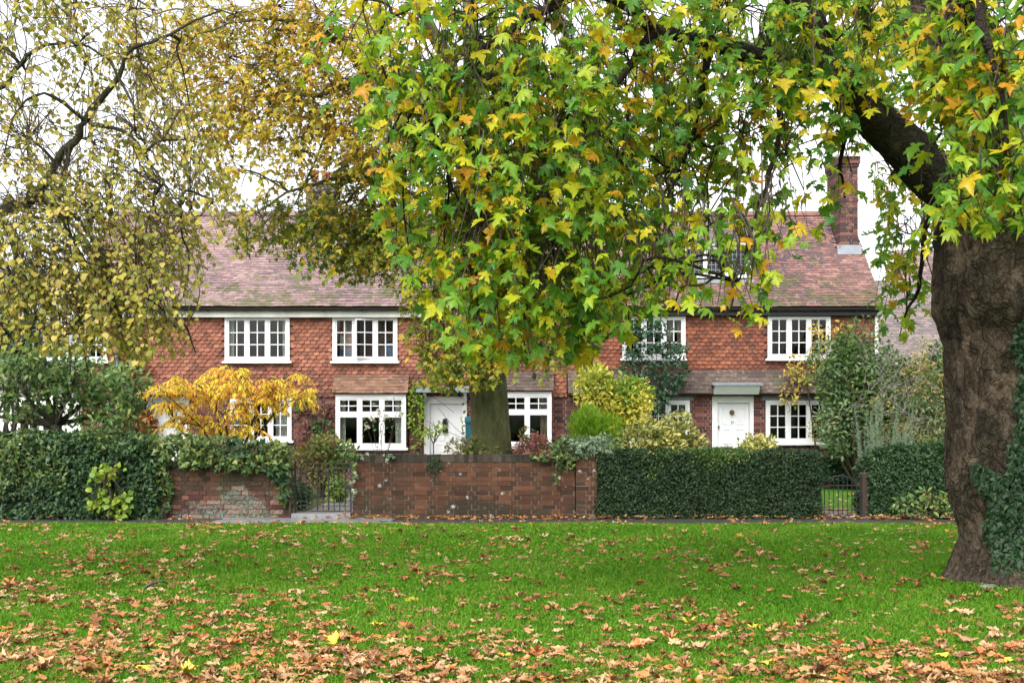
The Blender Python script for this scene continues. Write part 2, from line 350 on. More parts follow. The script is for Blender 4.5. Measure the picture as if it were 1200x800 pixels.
def fan(half, centre, bend=.0, droop=.0, petiole=0., wob=0., seed=0):
    r = np.random.default_rng(seed)
    pts = [centre] + list(half) + [(-x, y) for x, y in half[-2:0:-1]]
    v = np.array([(x, y, 0.) for x, y in pts])
    if wob: v[1:, :2] += r.normal(0, wob, (len(v) - 1, 2))
    v[:, 2] = bend * np.abs(v[:, 0]) - droop * (v[:, 0] ** 2 + (v[:, 1] - centre[1]) ** 2)
    if wob: v[1:, 2] += r.normal(0, wob * 1.6, len(v) - 1)
    n = len(pts) - 1
    f = [(0, 1 + i, 1 + (i + 1) % n) for i in range(n)]
    if petiole:
        k = len(v); v = np.vstack([v, [(-.014, -petiole, -.02), (.014, -petiole, -.02)]]); f.append((1, k, k + 1))
        v[:, 1] += petiole
    return v, np.array(f)
PL = [(0, .02), (.13, -.08), (.24, -.06), (.42, -.06), (.37, .05), (.36, .12), (.22, .22), (.36, .26), (.47, .33), (.62, .52), (.47, .5), (.40, .56), (.17, .5), (.22, .66), (.24, .76), (.13, .79), (0, 1.05)]
T_plane = [fan(PL, (0, .32), b, dr, .3, .035, i) for i, (b, dr) in enumerate(((.12, .5), (-.15, .35), (.35, .7), (-.3, .6), (.05, 1.1), (.5, .2), (.2, -.5), (-.4, 1.)))]
T_acer = [fan([(0, 0), (.36, .02), (.24, .24), (.52, .5), (.2, .56), (0, 1)], (0, .3), b, dr, .25, .03, 20 + i) for i, (b, dr) in enumerate(((.15, .4), (-.15, .5), (.3, .6)))]
T_round = [fan([(0, .06), (.24, 0), (.44, .26), (.4, .6), (.18, .86), (0, 1)], (0, .4), b, dr, .25, .02, 30 + i) for i, (b, dr) in enumerate(((.2, .3), (-.15, .4), (.35, .6)))]
T_oval = [fan([(0, 0), (.22, .3), (.2, .65), (0, 1)], (0, .45), b, dr, 0, .015, 40 + i) for i, (b, dr) in enumerate(((.25, .3), (.1, .5), (.4, .2)))]
T_ivy = [fan([(0, .05), (.38, 0), (.3, .35), (.16, .5), (0, 1)], (0, .3), b, dr, 0, .02, 50 + i) for i, (b, dr) in enumerate(((.15, .3), (-.1, .4)))]
T_needle = [fan([(0, 0), (.07, .4), (0, 1)], (0, .4), .2, .2, 0, .01, 60)]
T_lance = [fan([(0, 0), (.13, .3), (.09, .7), (0, 1)], (0, .45), b, dr, 0, .012, 90 + i) for i, (b, dr) in enumerate(((.25, .3), (.1, .6), (.4, .4)))]
T_dry = [fan(PL, (0, .3), b, dr, .4, .06, 70 + i) for i, (b, dr) in enumerate(((.25, -.25), (.15, .3), (-.2, -.2), (.5, -.1), (.1, -.55), (-.2, .4), (.55, -.7), (.05, .15)))]
def scatter(cl, tmpls, pos, d, nrm, scale, mat=0):
    pos = np.asarray(pos); N = len(pos); pick = rng.integers(0, len(tmpls), N)
    scale = np.broadcast_to(scale, (N,)); mat = np.broadcast_to(mat, (N,))
    for i, t in enumerate(tmpls):
        k = pick == i; cl.add(t, pos[k], d[k], nrm[k], scale[k], mat[k])
def rnd(n): return unit(rng.normal(size=(n, 3)))
def cat(pts, n):
    """smooth curve through points (Catmull-Rom)"""
    p = np.asarray(pts, float); p = np.vstack([2 * p[0] - p[1], p, 2 * p[-1] - p[-2]])
    out = []; m = len(p) - 3
    for t in np.linspace(0, m - 1e-6, n):
        i = int(t); u = t - i; a, b, c, e = p[i], p[i + 1], p[i + 2], p[i + 3]
        out.append(.5 * (2 * b + (c - a) * u + (2 * a - 5 * b + 4 * c - e) * u * u + (3 * b - a - 3 * c + e) * u ** 3))
    return np.array(out)
# ------------------------------------------------------------------ cottages (front plane at Y = 30: 50 photo pixels per metre)
YH = 30.
def hx(px): return (px - 600) / 50.
def hz(py): return EYE + (490 - py) / 50.

def rects_minus(x0, x1, z0, z1, holes):
    xs = sorted({x0, x1, *[min(max(v, x0), x1) for h in holes for v in h[:2]]})
    out = []
    for a, b in zip(xs, xs[1:]):
        if b - a < 1e-4: continue
        cuts = sorted((max(h[2], z0), min(h[3], z1)) for h in holes if h[0] < (a + b) / 2 < h[1] and h[2] < z1 and h[3] > z0)
        z = z0
        for c0, c1 in cuts:
            if c0 > z + 1e-4: out.append((a, b, z, c0))
            z = max(z, c1)
        if z1 > z + 1e-4: out.append((a, b, z, z1))
    return out
def brick_courses(mb, x0, x1, y0, y1, z0, z1, holes, mat, jit=.0025):
    """real bricks in Flemish bond standing a few mm proud of the mortar"""
    z, k = z0, 0
    while z < z1 - .03:
        h = min(.066, z1 - z - .002); x = x0 - (0 if k % 2 == 0 else .17); i = k
        while x < x1 - .012:
            L = .215 if i % 2 == 0 else .1025
            a, b = max(x, x0), min(x + L, x1); x += L + .01; i += 1
            segs = [(a, b)]
            for ho in holes:
                if z + h * .6 > ho[2] and z + h * .4 < ho[3]:
                    ns = []
                    for s0, s1 in segs:
                        if s1 <= ho[0] or s0 >= ho[1]: ns.append((s0, s1)); continue
                        if s0 < ho[0]: ns.append((s0, ho[0]))
                        if s1 > ho[1]: ns.append((ho[1], s1))
                    segs = ns
            for s0, s1 in segs:
                if s1 - s0 < .02: continue
                j = rng.normal(0, jit, 5)
                mb.box(s0 + abs(j[0]), s1 - abs(j[1]), y0 + j[2], y1, z + j[3] * .6, z + h + j[4] * .6, mat)
        z += .075; k += 1
def scale_tiles(mb, x0, x1, y, z0, z1, holes, mat, w=.138, g=.088):
    """hung tiles with rounded tails, each tile a solid of its own"""
    tail = [(-.5, .55), (-.42, .27), (-.22, .07), (0, 0), (.22, .07), (.42, .27), (.5, .55)]
    k = 0; z = z0
    while z < z1 - .02:
        x = x0 + (0 if k % 2 else w / 2)
        while x < x1 + w / 2 - .01:
            if not any(ho[0] + .045 < x + w * .4 and x - w * .4 < ho[1] - .045 and ho[2] + .02 < z + g and z < ho[3] - .06 for ho in holes):
                j = rng.normal(0, 1, 4); ww = w - .005
                top = min(z + g * 1.75, z1 + .02)
                tilt = .042 + j[0] * .005
                pts = []
                for u, v in [(.5, None), (-.5, None)] + tail:
                    zz = top if v is None else z + v * .074 + j[1] * .002
                    t = (zz - z) / (top - z)
                    pts.append((min(max(x + u * ww + j[2] * .0015 + (0 if v is None else j[3] * .003), x0 - .01), x1 + .01), y - tilt * (1 - t) - .004, zz))
                n = len(pts)
                back = [(a, b + .013, c) for a, b, c in pts]
                mb.add(pts + back, [tuple(range(n))] + [(i, n + i, n + (i + 1) % n, (i + 1) % n) for i in range(n)], mat)
            x += w
        z += g; k += 1
def plain_tiles(mb, x0, x1, e, r, mat, w=.168, g=.1, skip=None, sag=.02, seed=0.):
    """plain roof tiles from the eave line e=(y,z) to the ridge r, laid in overlapping courses"""
    e = np.array(e, float); r = np.array(r, float); L = np.linalg.norm(r - e); U = (r - e) / L; Nn = np.array([-U[1], U[0]])
    if Nn[1] < 0: Nn = -Nn
    k, s = 0, 0.
    while s < L - .03:
        x = x0 - (0 if k % 2 else w / 2)
        while x < x1 - .01:
            a, b = max(x + .002, x0), min(x + w - .002, x1); x += w
            if b - a < .02: continue
            cx = (a + b) / 2
            if skip and skip(cx, s): continue
            j = rng.normal(0, 1, 6)
            off = sag * 2 * noise.noise(Vector((cx * .45, s * .8, seed))) + sag * .5 * noise.noise(Vector((cx * 1.7, s * 2, seed + 5)))
            s0 = s + j[0] * .004; s1 = min(s + g * 1.8, L + .02); tl = .026 + abs(j[1]) * .004; th = .012
            def q(xx, ss, nn):
                p = e + U * ss + Nn * (nn + off); return (xx, p[0], p[1])
            tw = j[2] * .003
            vs = [q(a, s0, tl - th + tw), q(b, s0, tl - th - tw), q(b, s1, .0), q(a, s1, .0), q(a, s0, tl + tw), q(b, s0, tl - tw), q(b, s1, th), q(a, s1, th)]
            mb.add(vs, [(4, 5, 6, 7), (0, 1, 5, 4), (1, 2, 6, 5), (3, 0, 4, 7)], mat)
        s += g; k += 1

def window(par, x0, x1, z0, z1, y, lights=3, cols=2, rows=3, sill=True, transom=None, lead=False, curtains=(), depth=.1, ajar=None, name='window', label=None):
    """timber casement window: frame, casements with glazing bars, panes, sill, curtains. y = face of the wall"""
    fw = .065; yf = y - .055; yb = y + .045
    fr = MB()
    fr.box(x0, x0 + fw, yf, yb, z0, z1); fr.box(x1 - fw, x1, yf, yb, z0, z1)
    fr.box(x0 + fw, x1 - fw, yf, yb, z1 - fw, z1); fr.box(x0 + fw, x1 - fw, yf, yb, z0, z0 + fw)
    iw = (x1 - x0 - 2 * fw); mw = .05; lw = (iw - mw * (lights - 1)) / lights
    for i in range(1, lights):
        a = x0 + fw + i * lw + (i - 1) * mw; fr.box(a, a + mw, yf + .003, yb, z0 + fw, z1 - fw)
    zt = None
    if transom: zt = z0 + fw + (z1 - z0 - 2 * fw) * transom; fr.box(x0 + fw, x1 - fw, yf + .006, yb, zt - .03, zt + .03)
    o = fr.build(name, ['white'], par)
    if label: o['label'] = label
    gl = MB()
    for i in range(lights):
        a = x0 + fw + i * (lw + mw); b = a + lw
        parts = [(z0 + fw, z1 - fw, cols, rows)] if not zt else [(z0 + fw, zt - .03, 1, 1), (zt + .03, z1 - fw, cols, 2)]
        for c0, c1, nc, nr in parts:
            cs = MB(); st = .038; dy = .0
            ya, yb2 = yf + .012, yb - .012
            cs.box(a, a + st, ya, yb2, c0, c1); cs.box(b - st, b, ya, yb2, c0, c1)
            cs.box(a + st, b - st, ya, yb2, c0, c0 + st); cs.box(a + st, b - st, ya, yb2, c1 - st, c1)
            bt = .011
            for q in range(1, nc):
                u = a + st + (b - a - 2 * st) * q / nc; cs.box(u - bt, u + bt, ya + .012, yb2 - .01, c0 + st, c1 - st)
            for q in range(1, nr):
                u = c0 + st + (c1 - c0 - 2 * st) * q / nr; cs.box(a + st, b - st, ya + .0145, yb2 - .0125, u - bt, u + bt)
            if lead:
                for q in range(1, 4): u = a + st + (b - a - 2 * st) * q / 4; cs.box(u - .005, u + .005, ya + .026, ya + .034, c0 + st, c1 - st, 1)
                for q in range(1, 6): u = c0 + st + (c1 - c0 - 2 * st) * q / 6; cs.box(a + st, b - st, ya + .0275, ya + .0325, u - .005, u + .005, 1)
            ob = cs.build('casement', ['white', 'lead'], o)
            if ajar == i:      # a casement standing a little open on its side hinge
                for vtx in ob.data.vertices:
                    vtx.co.y -= (b - vtx.co.x) / (b - a) * .14
                ang = .14 / (b - a)
                gl.add([(a + st, (ya + yb2) / 2 + .006 - .14, c0 + st), (b - st, (ya + yb2) / 2 + .006 - .01, c0 + st), (b - st, (ya + yb2) / 2 + .006 - .01, c1 - st), (a + st, (ya + yb2) / 2 + .006 - .14, c1 - st)], [(0, 1, 2, 3)])
            else:
                gl.box(a + st - .004, b - st + .004, (ya + yb2) / 2 + .004, (ya + yb2) / 2 + .008, c0 + st - .004, c1 - st + .004)
    gl.build('pane', ['glass'], o)
    if sill:
        sb = MB(); sb.prism([(y - .13, z0 - .055), (y - .13, z0 - .02), (y - .05, z0), (y + .04, z0), (y + .04, z0 - .055)], x0 - .05, x1 + .05)
        sb.build('sill', ['white'], o)
    for c in curtains:     # (fraction from, fraction to, material)
        cb = MB(); a = x0 + (x1 - x0) * c[0]; b = x0 + (x1 - x0) * c[1]; n = max(5, int((b - a) / .018))
        top, bot = z1 - .03, z0 + .03
        vs = []
        for i in range(n + 1):
            xx = a + (b - a) * i / n; yy = y + .14 + .028 * math.sin(i * 1.35) + .01 * math.sin(i * .4)
            vs += [(xx, yy, bot), (xx, yy, top)]
        for i in range(n + 1):
            xx = a + (b - a) * i / n; yy = y + .152 + .028 * math.sin(i * 1.35) + .01 * math.sin(i * .4)
            vs += [(xx, yy, bot), (xx, yy, top)]
        m2 = 2 * (n + 1)
        cb.add(vs, [(2 * i, 2 * i + 2, 2 * i + 3, 2 * i + 1) for i in range(n)] + [(m2 + 2 * i, m2 + 2 * i + 1, m2 + 2 * i + 3, m2 + 2 * i + 2) for i in range(n)])
        cb.build('curtain', [c[2]], o, True)
    return o

def door(par, x0, x1, z1, y, fx0, fx1, ftop, style, label=None):
    d = MB(); d.box(x0, x1, y + .0, y + .05, .04, z1)
    w = x1 - x0; cx = (x0 + x1) / 2
    if style == 'four':
        zs = [(.2, .86), (1.0, 1.34), (1.46, z1 - .12)]
        st = .1
        bx = [(x0 + st, cx - .05), (cx + .05, x1 - st)]
    else:
        zs = [(.16, .72), (.82, 1.0), (1.08, z1 - .1)]; st = .09; bx = [(x0 + st, cx - .04), (cx + .04, x1 - st)]
    for a, b in bx:      # sunk panels framed by raised mouldings
        for c0, c1 in zs:
            t = .016
            d.box(a, b, y - .012, y + .001, c0, c0 + t); d.box(a, b, y - .012, y + .001, c1 - t, c1)
            d.box(a, a + t, y - .0125, y + .001, c0 + t, c1 - t); d.box(b - t, b, y - .0125, y + .001, c0 + t, c1 - t)
            d.box(a + .05, b - .05, y - .006, y + .002, c0 + .05, c1 - .05)
    o = d.build('door', ['white'], par)
    if label: o['label'] = label
    f = MB(); f.box(fx0, x0 - .006, y - .07, y + .06, 0, ftop); f.box(x1 + .006, fx1, y - .07, y + .06, 0, ftop); f.box(x0 - .006, x1 + .006, y - .068, y + .058, z1 + .006, ftop)
    f.box(x0 - .006, x1 + .006, y - .09, y + .06, 0, .036)
    f.build('frame', ['white'], o)
    return o

def pot(mb, c, h, r):
    mb.lathe(c, [(r * 1.1, 0), (r * 1.1, h * .08), (r * .95, h * .12), (r * .84, h * .8), (r * .98, h * .84), (r * .98, h), (r * .75, h), (r * .72, h * .7)], 18)

def chimney(par, x0, x1, y0, y1, z0, z1, mats, bands=(), pots=(), cement=False):
    c = MB(); c.box(x0 + .014, x1 - .014, y0 + .014, y1 - .014, z0, z1 - .01, 0)
    brick_courses(c, x0, x1, y0, y1, z0, z1, [], 1)
    brick_rows = MB()
    for zb, zt, out in bands: c.box(x0 - out, x1 + out, y0 - out, y1 + out, zb, zt, 1)
    for i, (zb, zt, out) in enumerate(bands): brick_courses(c, x0 - out - .006, x1 + out + .006, y0 - out - .006, y1 + out + .006, zb + .003, zt + .001, [], 1)
    o = c.build('chimney', ['mortar'] + mats, par)
    fl = MB(); fl.prism([(y0 - .1, z1), (y0 - .06, z1 + .05), (y0 + .1, z1 + .09), (y1 - .1, z1 + .09), (y1 + .06, z1 + .05), (y1 + .1, z1)], x0 - .05, x1 + .05)
    fl.build('flaunching', ['cement'], o)
    for px_, h, r, cowl in pots:
        pm = MB(); pot(pm, (px_, (y0 + y1) / 2, z1 + .07), h, r); pm.build('chimney_pot', ['pot'], o, True)
        if cowl:
            k = MB(); zc = z1 + .07 + h
            for s in (-1, 1): k.tube([(px_ + s * r * .7, (y0 + y1) / 2, zc - .02), (px_ + s * r * .7, (y0 + y1) / 2, zc + .09)], .012, 5)
            k.prism([((y0 + y1) / 2 - r, zc + .08), ((y0 + y1) / 2 - r * .5, zc + .13), ((y0 + y1) / 2 + r * .5, zc + .13), ((y0 + y1) / 2 + r, zc + .08), ((y0 + y1) / 2 + r * .5, zc + .11), ((y0 + y1) / 2 - r * .5, zc + .11)], px_ - r, px_ + r)
            k.build('cowl', ['black'], o)
    return o
EAVE, RIDGE = (29.68, 4.18), (32.6, 6.78)
def slope_z(y): return EAVE[1] + (y - EAVE[0]) * (RIDGE[1] - EAVE[1]) / (RIDGE[0] - EAVE[0])
SL = math.hypot(RIDGE[0] - EAVE[0], RIDGE[1] - EAVE[1])

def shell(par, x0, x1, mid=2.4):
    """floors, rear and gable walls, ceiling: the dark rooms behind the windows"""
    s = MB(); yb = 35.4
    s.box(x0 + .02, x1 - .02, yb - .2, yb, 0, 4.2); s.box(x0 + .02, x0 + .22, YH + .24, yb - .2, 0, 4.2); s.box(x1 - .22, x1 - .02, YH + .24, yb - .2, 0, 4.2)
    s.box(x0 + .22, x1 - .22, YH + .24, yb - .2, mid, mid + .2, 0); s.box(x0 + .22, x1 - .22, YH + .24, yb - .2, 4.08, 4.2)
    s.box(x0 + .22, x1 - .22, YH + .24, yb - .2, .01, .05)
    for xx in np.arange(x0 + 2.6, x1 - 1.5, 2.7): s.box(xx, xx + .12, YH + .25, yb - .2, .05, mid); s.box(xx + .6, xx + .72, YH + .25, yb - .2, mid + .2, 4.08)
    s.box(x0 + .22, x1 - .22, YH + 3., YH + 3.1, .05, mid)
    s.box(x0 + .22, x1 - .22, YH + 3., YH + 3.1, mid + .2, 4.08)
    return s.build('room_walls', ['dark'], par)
def gable_fill(mb, x0, x1, mat):
    y0, y1 = YH + .1, 35.3; r = 32.6
    poly = [(y0, 4.15), (y1, 4.15), (r, 6.72)]
    mb.prism(poly, x0, x1, mat)

def dormer(par, x0, x1, zs, zt, yf, tiles, lights, label=None):
    d = MB(); yb = 32.3
    d.box(x0, x0 + .1, yf, yb, zs - .25, zt, 0); d.box(x1 - .1, x1, yf, yb, zs - .25, zt, 0)
    d.box(x0 + .1, x1 - .1, yf + .4, yf + .45, zs - .3, zt, 1)
    d.box(x0 + .1, x1 - .1, yf - .01, yf + .38, zt - .02, zt + .03, 0)
    d.box(x0 - .04, x1 + .04, yf - .12, yf - .06, zt - .02, zt + .1, 0)
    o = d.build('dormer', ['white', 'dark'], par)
    if label: o['label'] = label
    t = MB(); plain_tiles(t, x0 - .15, x1 + .15, (yf - .16, zt + .06), (32.45, 6.66), 0, seed=9.)
    t.box(x0 - .12, x1 + .12, yf - .1, yf + .1, zt + .0, zt + .045, 1)
    t.prism([(yf - .1, zt + .03), (32.45, 6.63), (32.45, 6.55), (yf, zt - .01)], x0 - .14, x1 + .14, 1)
    t.build('dormer_roof', [tiles, 'batten'], o)
    ld = MB(); ld.prism([(yf - .1, zs - .13), (yf - .09, zs - .06), (yf + .02, zs - .03), (yf + .05, zs - .22)], x0 - .05, x1 + .05)
    ld.build('lead_apron', ['lead'], o)
    fw = .05; w = MB()
    lw = (x1 - x0 - .2) / lights
    for i in range(lights):
        a = x0 + .1 + i * lw; b = a + lw
        w.box(a, a + fw, yf - .04, yf + .04, zs, zt - .03); w.box(b - fw, b, yf - .038, yf + .038, zs, zt - .03)
        w.box(a + fw, b - fw, yf - .04, yf + .04, zs, zs + .07); w.box(a + fw, b - fw, yf - .04, yf + .04, zt - .1, zt - .03)
        for q in range(1, 4): u = a + fw + (lw - 2 * fw) * q / 4; w.box(u - .006, u + .006, yf - .006, yf + .006, zs + .07, zt - .1, 1)
        for q in range(1, 5): u = zs + .07 + (zt - zs - .17) * q / 5; w.box(a + fw, b - fw, yf - .0045, yf + .0045, u - .006, u + .006, 1)
    w.build('casement', ['white', 'lead'], o)
    g_ = MB(); g_.box(x0 + .12, x1 - .12, yf + .01, yf + .014, zs + .03, zt - .05); g_.build('pane', ['glass'], o)
    return o

def cottage(name, label, x0, x1, hang_z0, wins_up, wins_dn, doors, holes_dn_extra, tiles, hang, roofskip):
    t = thing(name, ((x0 + x1) / 2, YH, 0), label, 'cottage', 'brick and tile cottages behind the garden walls')
    hu = [w[:4] for w in wins_up]; hd = [w[:4] for w in wins_dn] + holes_dn_extra
    w = MB()
    for a, b, c, d in rects_minus(x0, x1, 0, hang_z0 + .2, hd): w.box(a, b, YH + .012, YH + .24, c, d, 0)
    brick_courses(w, x0, x1, YH, YH + .02, 0, hang_z0 + .1, hd, 1)
    w.box(x0, x0 + .02, YH + .242, 35.4, 0, 4.15, 0); w.box(x1 - .02, x1, YH + .242, 35.4, 0, 4.15, 0)
    brick_end = MB()
    gable_fill(w, x0 + .01, x0 + .14, 0); gable_fill(w, x1 - .14, x1 - .01, 0)
    w.build('wall', ['mortar', 'brick_house'], t)
    h = MB()
    for a, b, c, d in rects_minus(x0, x1, hang_z0 + .2, 4.15, hu): h.box(a, b, YH + .012, YH + .24, c, d, 0)
    h.box(x0, x1, YH - .045, YH + .0, hang_z0 + .02, hang_z0 + .06, 0)
    scale_tiles(h, x0, x1, YH - .012, hang_z0, 4.0, hu, 1)
    h.build('tile_hanging', ['batten', hang], t)
    r = MB()
    plain_tiles(r, x0 - .08, x1 + .06, EAVE, RIDGE, 0, skip=roofskip, seed=x0)
    ny = [(EAVE[0] + .05, EAVE[1] - .01), (RIDGE[0], RIDGE[1] - .045), (2 * RIDGE[0] - EAVE[0], EAVE[1] - .05), (2 * RIDGE[0] - EAVE[0], EAVE[1] - .1), (RIDGE[0], RIDGE[1] - .13), (EAVE[0] + .05, EAVE[1] - .07)]
    r.prism(ny[:3] + ny[3:], x0 - .06, x1 + .04, 1)
    plain_tiles(r, x0 - .08, x1 + .06, (2 * RIDGE[0] - EAVE[0], EAVE[1] - .03), RIDGE, 0, g=.2, w=.33, seed=x0 + 3)
    x = x0 - .05
    while x < x1:       # half-round ridge tiles
        b = min(x + .31, x1 + .05); a2 = [(RIDGE[0] + .12 * math.cos(q), RIDGE[1] - .03 + .12 * math.sin(q) + rng.normal(0, .003)) for q in np.linspace(math.pi, 0, 8)]
        r.prism(a2 + [(RIDGE[0] + .1, RIDGE[1] - .05), (RIDGE[0] - .1, RIDGE[1] - .05)], x, b - .006, 0); x += .31
    r.build('roof', [tiles, 'batten'], t)
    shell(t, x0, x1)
    return t, hu, hd

def gutter(par, x0, x1, ygut, z, mat='black'):
    g_ = MB(); prof = [(ygut + .055 * math.cos(a), z + .055 * math.sin(a)) for a in np.linspace(math.pi, 2 * math.pi, 9)]
    g_.prism(prof + [(ygut + .048, z), (ygut + .04, z - .02), (ygut, z - .04), (ygut - .04, z - .02), (ygut - .048, z)], x0, x1)
    for xx in np.arange(x0 + .4, x1, .9): g_.box(xx, xx + .03, ygut - .06, ygut + .12, z - .07, z - .06)
    return g_.build('gutter', [mat], par)

XL0, XM, XR1 = -10.1, 1.28, 8.55
# --- cottage with pink-brown roof
win_up = [(hx(264), hx(340), hz(423), hz(370.5)), (hx(390), hx(466), hz(423), hz(370.5)), (hx(52), hx(127), hz(423), hz(371))]
win_dn = [(hx(270), hx(342), hz(516), hz(467))]
bays = [(hx(395.5), hx(477), hz(524), hz(464)), (hx(563), hx(646), hz(522), hz(461))]
dr_main = (hx(497), hx(547), 0, 2.16); dr_side = (hx(172), hx(222), 0, 2.14)
HZ_L = 2.1
def skipL(x, s):
    y = EAVE[0] + s / SL * (RIDGE[0] - EAVE[0])
    return (-5.2 < x < -4.35 and y > 32.2) or (-1.95 < x < -.75 and 30.55 < y < 32.0)
cotL, hu, hd = cottage('tiled_cottage', 'long cottage with pink brown roof, orange scale tiles upstairs and two white bay windows', XL0, XM - .01, HZ_L, win_up, win_dn, None,
    [(b[0] + .03, b[1] - .03, b[2], b[3]) for b in bays] + [dr_main, dr_side], 'roof_pink', 'hang_pink', skipL)
window(cotL, *win_up[0], YH - .02, curtains=((.03, .12, 'curtain'), (.87, .97, 'curtain')), label='upper white casement window with cream curtains drawn aside')
window(cotL, *win_up[1], YH - .02, ajar=1, label='upper white casement window with its middle light ajar and coloured pictures inside')
window(cotL, *win_up[2], YH - .02, curtains=((.85, .97, 'curtain'),))
window(cotL, *win_dn[0], YH - .0, rows=3, curtains=((.03, .16, 'curtain'), (.72, .97, 'curtain')), label='ground floor white window behind the yellow tree')
# child's room seen through the second upper window
rm = MB(); pics = []; a, b, c, d = win_up[1]
rm.box(a + .02, a + .5, YH + .34, YH + .37, c + .02, d, 0)
for i, (u0, u1, v0, v1, k) in enumerate([(.06, .16, .66, .95, 1), (.2, .3, .6, .9, 2), (.33, .46, .66, .96, 3), (.06, .22, .35, .58, 2), (.28, .46, .34, .56, 4), (.05, .2, .05, .28, 5), (.24, .46, .06, .3, 3)]):
    q = MB(); q.box(a + u0, a + u1, YH + .325, YH + .339, c + v0 * (d - c), c + v1 * (d - c)); pics.append((k, q))
M['room_pink'] = plain('pink_room_paint', (.75, .42, .38), .8, .1, 3); M['pic_red'] = plain('red_picture', (.75, .12, .06), .6, .2, 9); M['pic_cream'] = plain('cream_picture', (.8, .7, .55), .6, .2, 9)
M['pic_lilac'] = plain('lilac_picture', (.55, .48, .7), .6, .2, 9); M['pic_pink'] = plain('pale_pink_picture', (.8, .5, .5), .6, .2, 9); M['pic_blue'] = plain('blue_cloth', (.12, .2, .4), .7, .3, 9); M['room_brown'] = plain('brown_room_paint', (.3, .13, .08), .8, .2, 3)
rm.build('pink_room_wall', ['room_pink'], cotL)
for k, q in pics: q.build('picture', [['room_pink', 'pic_red', 'pic_cream', 'pic_lilac', 'pic_pink', 'pic_blue'][k]], cotL)
q = MB(); q.box(a + .5, b, YH + 1.1, YH + 1.15, c - .3, d + .1); q.build('brown_room_wall', ['room_brown'], cotL)
q = MB(); q.box(b - .3, b - .08, YH + .3, YH + .4, c, c + .45); q.build('blue_cushion', ['pic_blue'], cotL)
# white eaves board and black gutter
fb = MB(); fb.box(XL0 - .03, XM - .02, YH - .2, YH - .1, 3.955, 4.1); fb.box(XL0 - .03, XM - .02, YH - .1, YH + .0, 3.985, 4.02); fb.build('eaves_board', ['white_dirty'], cotL)
gutter(cotL, XL0 - .1, XM - .02, YH - .3, 4.15)
# bays: a shallow box window under a lean-to tiled roof
for i, (a, b, c, d) in enumerate(bays):
    yb = YH - .34
    bay = window(cotL, a, b, c, d, yb + .05, lights=3, cols=2, transom=.66, sill=True, curtains=((.05, .13, 'curtain'), (.84, .95, 'curtain_tan' if i else 'curtain')), name='bay_window',
                 label=('bay window under an orange brown lean-to roof' if i == 0 else 'bay window half hidden by the tree trunk under a mossy lean-to roof'))
    s = MB(); s.box(a, a + .08, yb + .1, YH + .0, c, d, 0); s.box(b - .08, b, yb + .1, YH + .0, c, d, 0); s.box(a, b, yb + .1, YH + .0, c - .06, c - .002, 0); s.box(a, b, yb, YH, d + .002, d + .04, 0)
    s.build('bay_cheek', ['white'], bay)
    br = MB(); brick_courses(br, a + .02, b - .02, yb + .1, YH - .004, 0, c - .07, [], 1); br.box(a + .03, b - .03, yb + .11, YH - .004, 0, c - .075, 0)
    br.build('bay_plinth', ['mortar', 'brick_house'], bay)
    rf = MB(); plain_tiles(rf, a - .07, b + .05, (yb - .08, d + .05), (YH - .05, d + .48), 0, sag=.008, seed=20 + i)
    rf.prism([(yb - .05, d + .045), (YH - .05, d + .47), (YH - .04, d + .045)], a - .05, b + .03, 1)
    rf.build('bay_roof', ['bay_tiles' if i == 0 else 'pent', 'batten'], bay)
# main white door with black knocker
dm = door(cotL, hx(504), hx(541), 1.94, YH + .04, *dr_main[:2], 2.16, 'six', 'white panelled front door with black oval knocker and black knob')
k = MB(); cx = hx(521.5)
k.lathe((cx, YH + .03, hz(495)), [(.01, 0), (.05, .006), (.045, .02), (.02, .03)], 14, axis='y')
k.tube([(cx - .03, YH + .0, hz(491)), (cx - .045, YH - .01, hz(495)), (cx - .03, YH - .01, hz(499)), (cx, YH - .012, hz(500.5)), (cx + .03, YH - .01, hz(499)), (cx + .045, YH - .01, hz(495)), (cx + .03, YH, hz(491))], .02, 6)
k.box(cx - .03, cx + .03, YH + .0, YH + .03, hz(500), hz(490)); k.build('knocker', ['black'], dm)
k = MB(); k.lathe((cx, YH + .03, hz(504)), [(.07, 0), (.075, .015), (.05, .035), (.06, .06), (.045, .085), (.01, .09)], 16, axis='y'); k.build('knob', ['black'], dm, True)
cn = MB(); cn.prism([(YH - .42, 2.2), (YH - .42, 2.26), (YH - .02, 2.36), (YH - .02, 2.2)], hx(489), hx(550)); cn.build('lead_canopy', ['lead'], dm)
for xx in (hx(497), hx(544)):
    cb = MB(); cb.prism([(YH - .3, 2.195), (YH - .07, 2.195), (YH - .07, 1.95)], xx, xx + .06); cb.build('canopy_bracket', ['white'], dm)
ds = door(cotL, hx(178), hx(216), 1.95, YH + .04, *dr_side[:2], 2.12, 'four', 'plain white side door behind the yellow tree')
cn = MB(); cn.prism([(YH - .4, 2.16), (YH - .4, 2.22), (YH - .02, 2.3), (YH - .02, 2.16)], hx(163), hx(230)); cn.build('lead_canopy', ['lead'], ds)
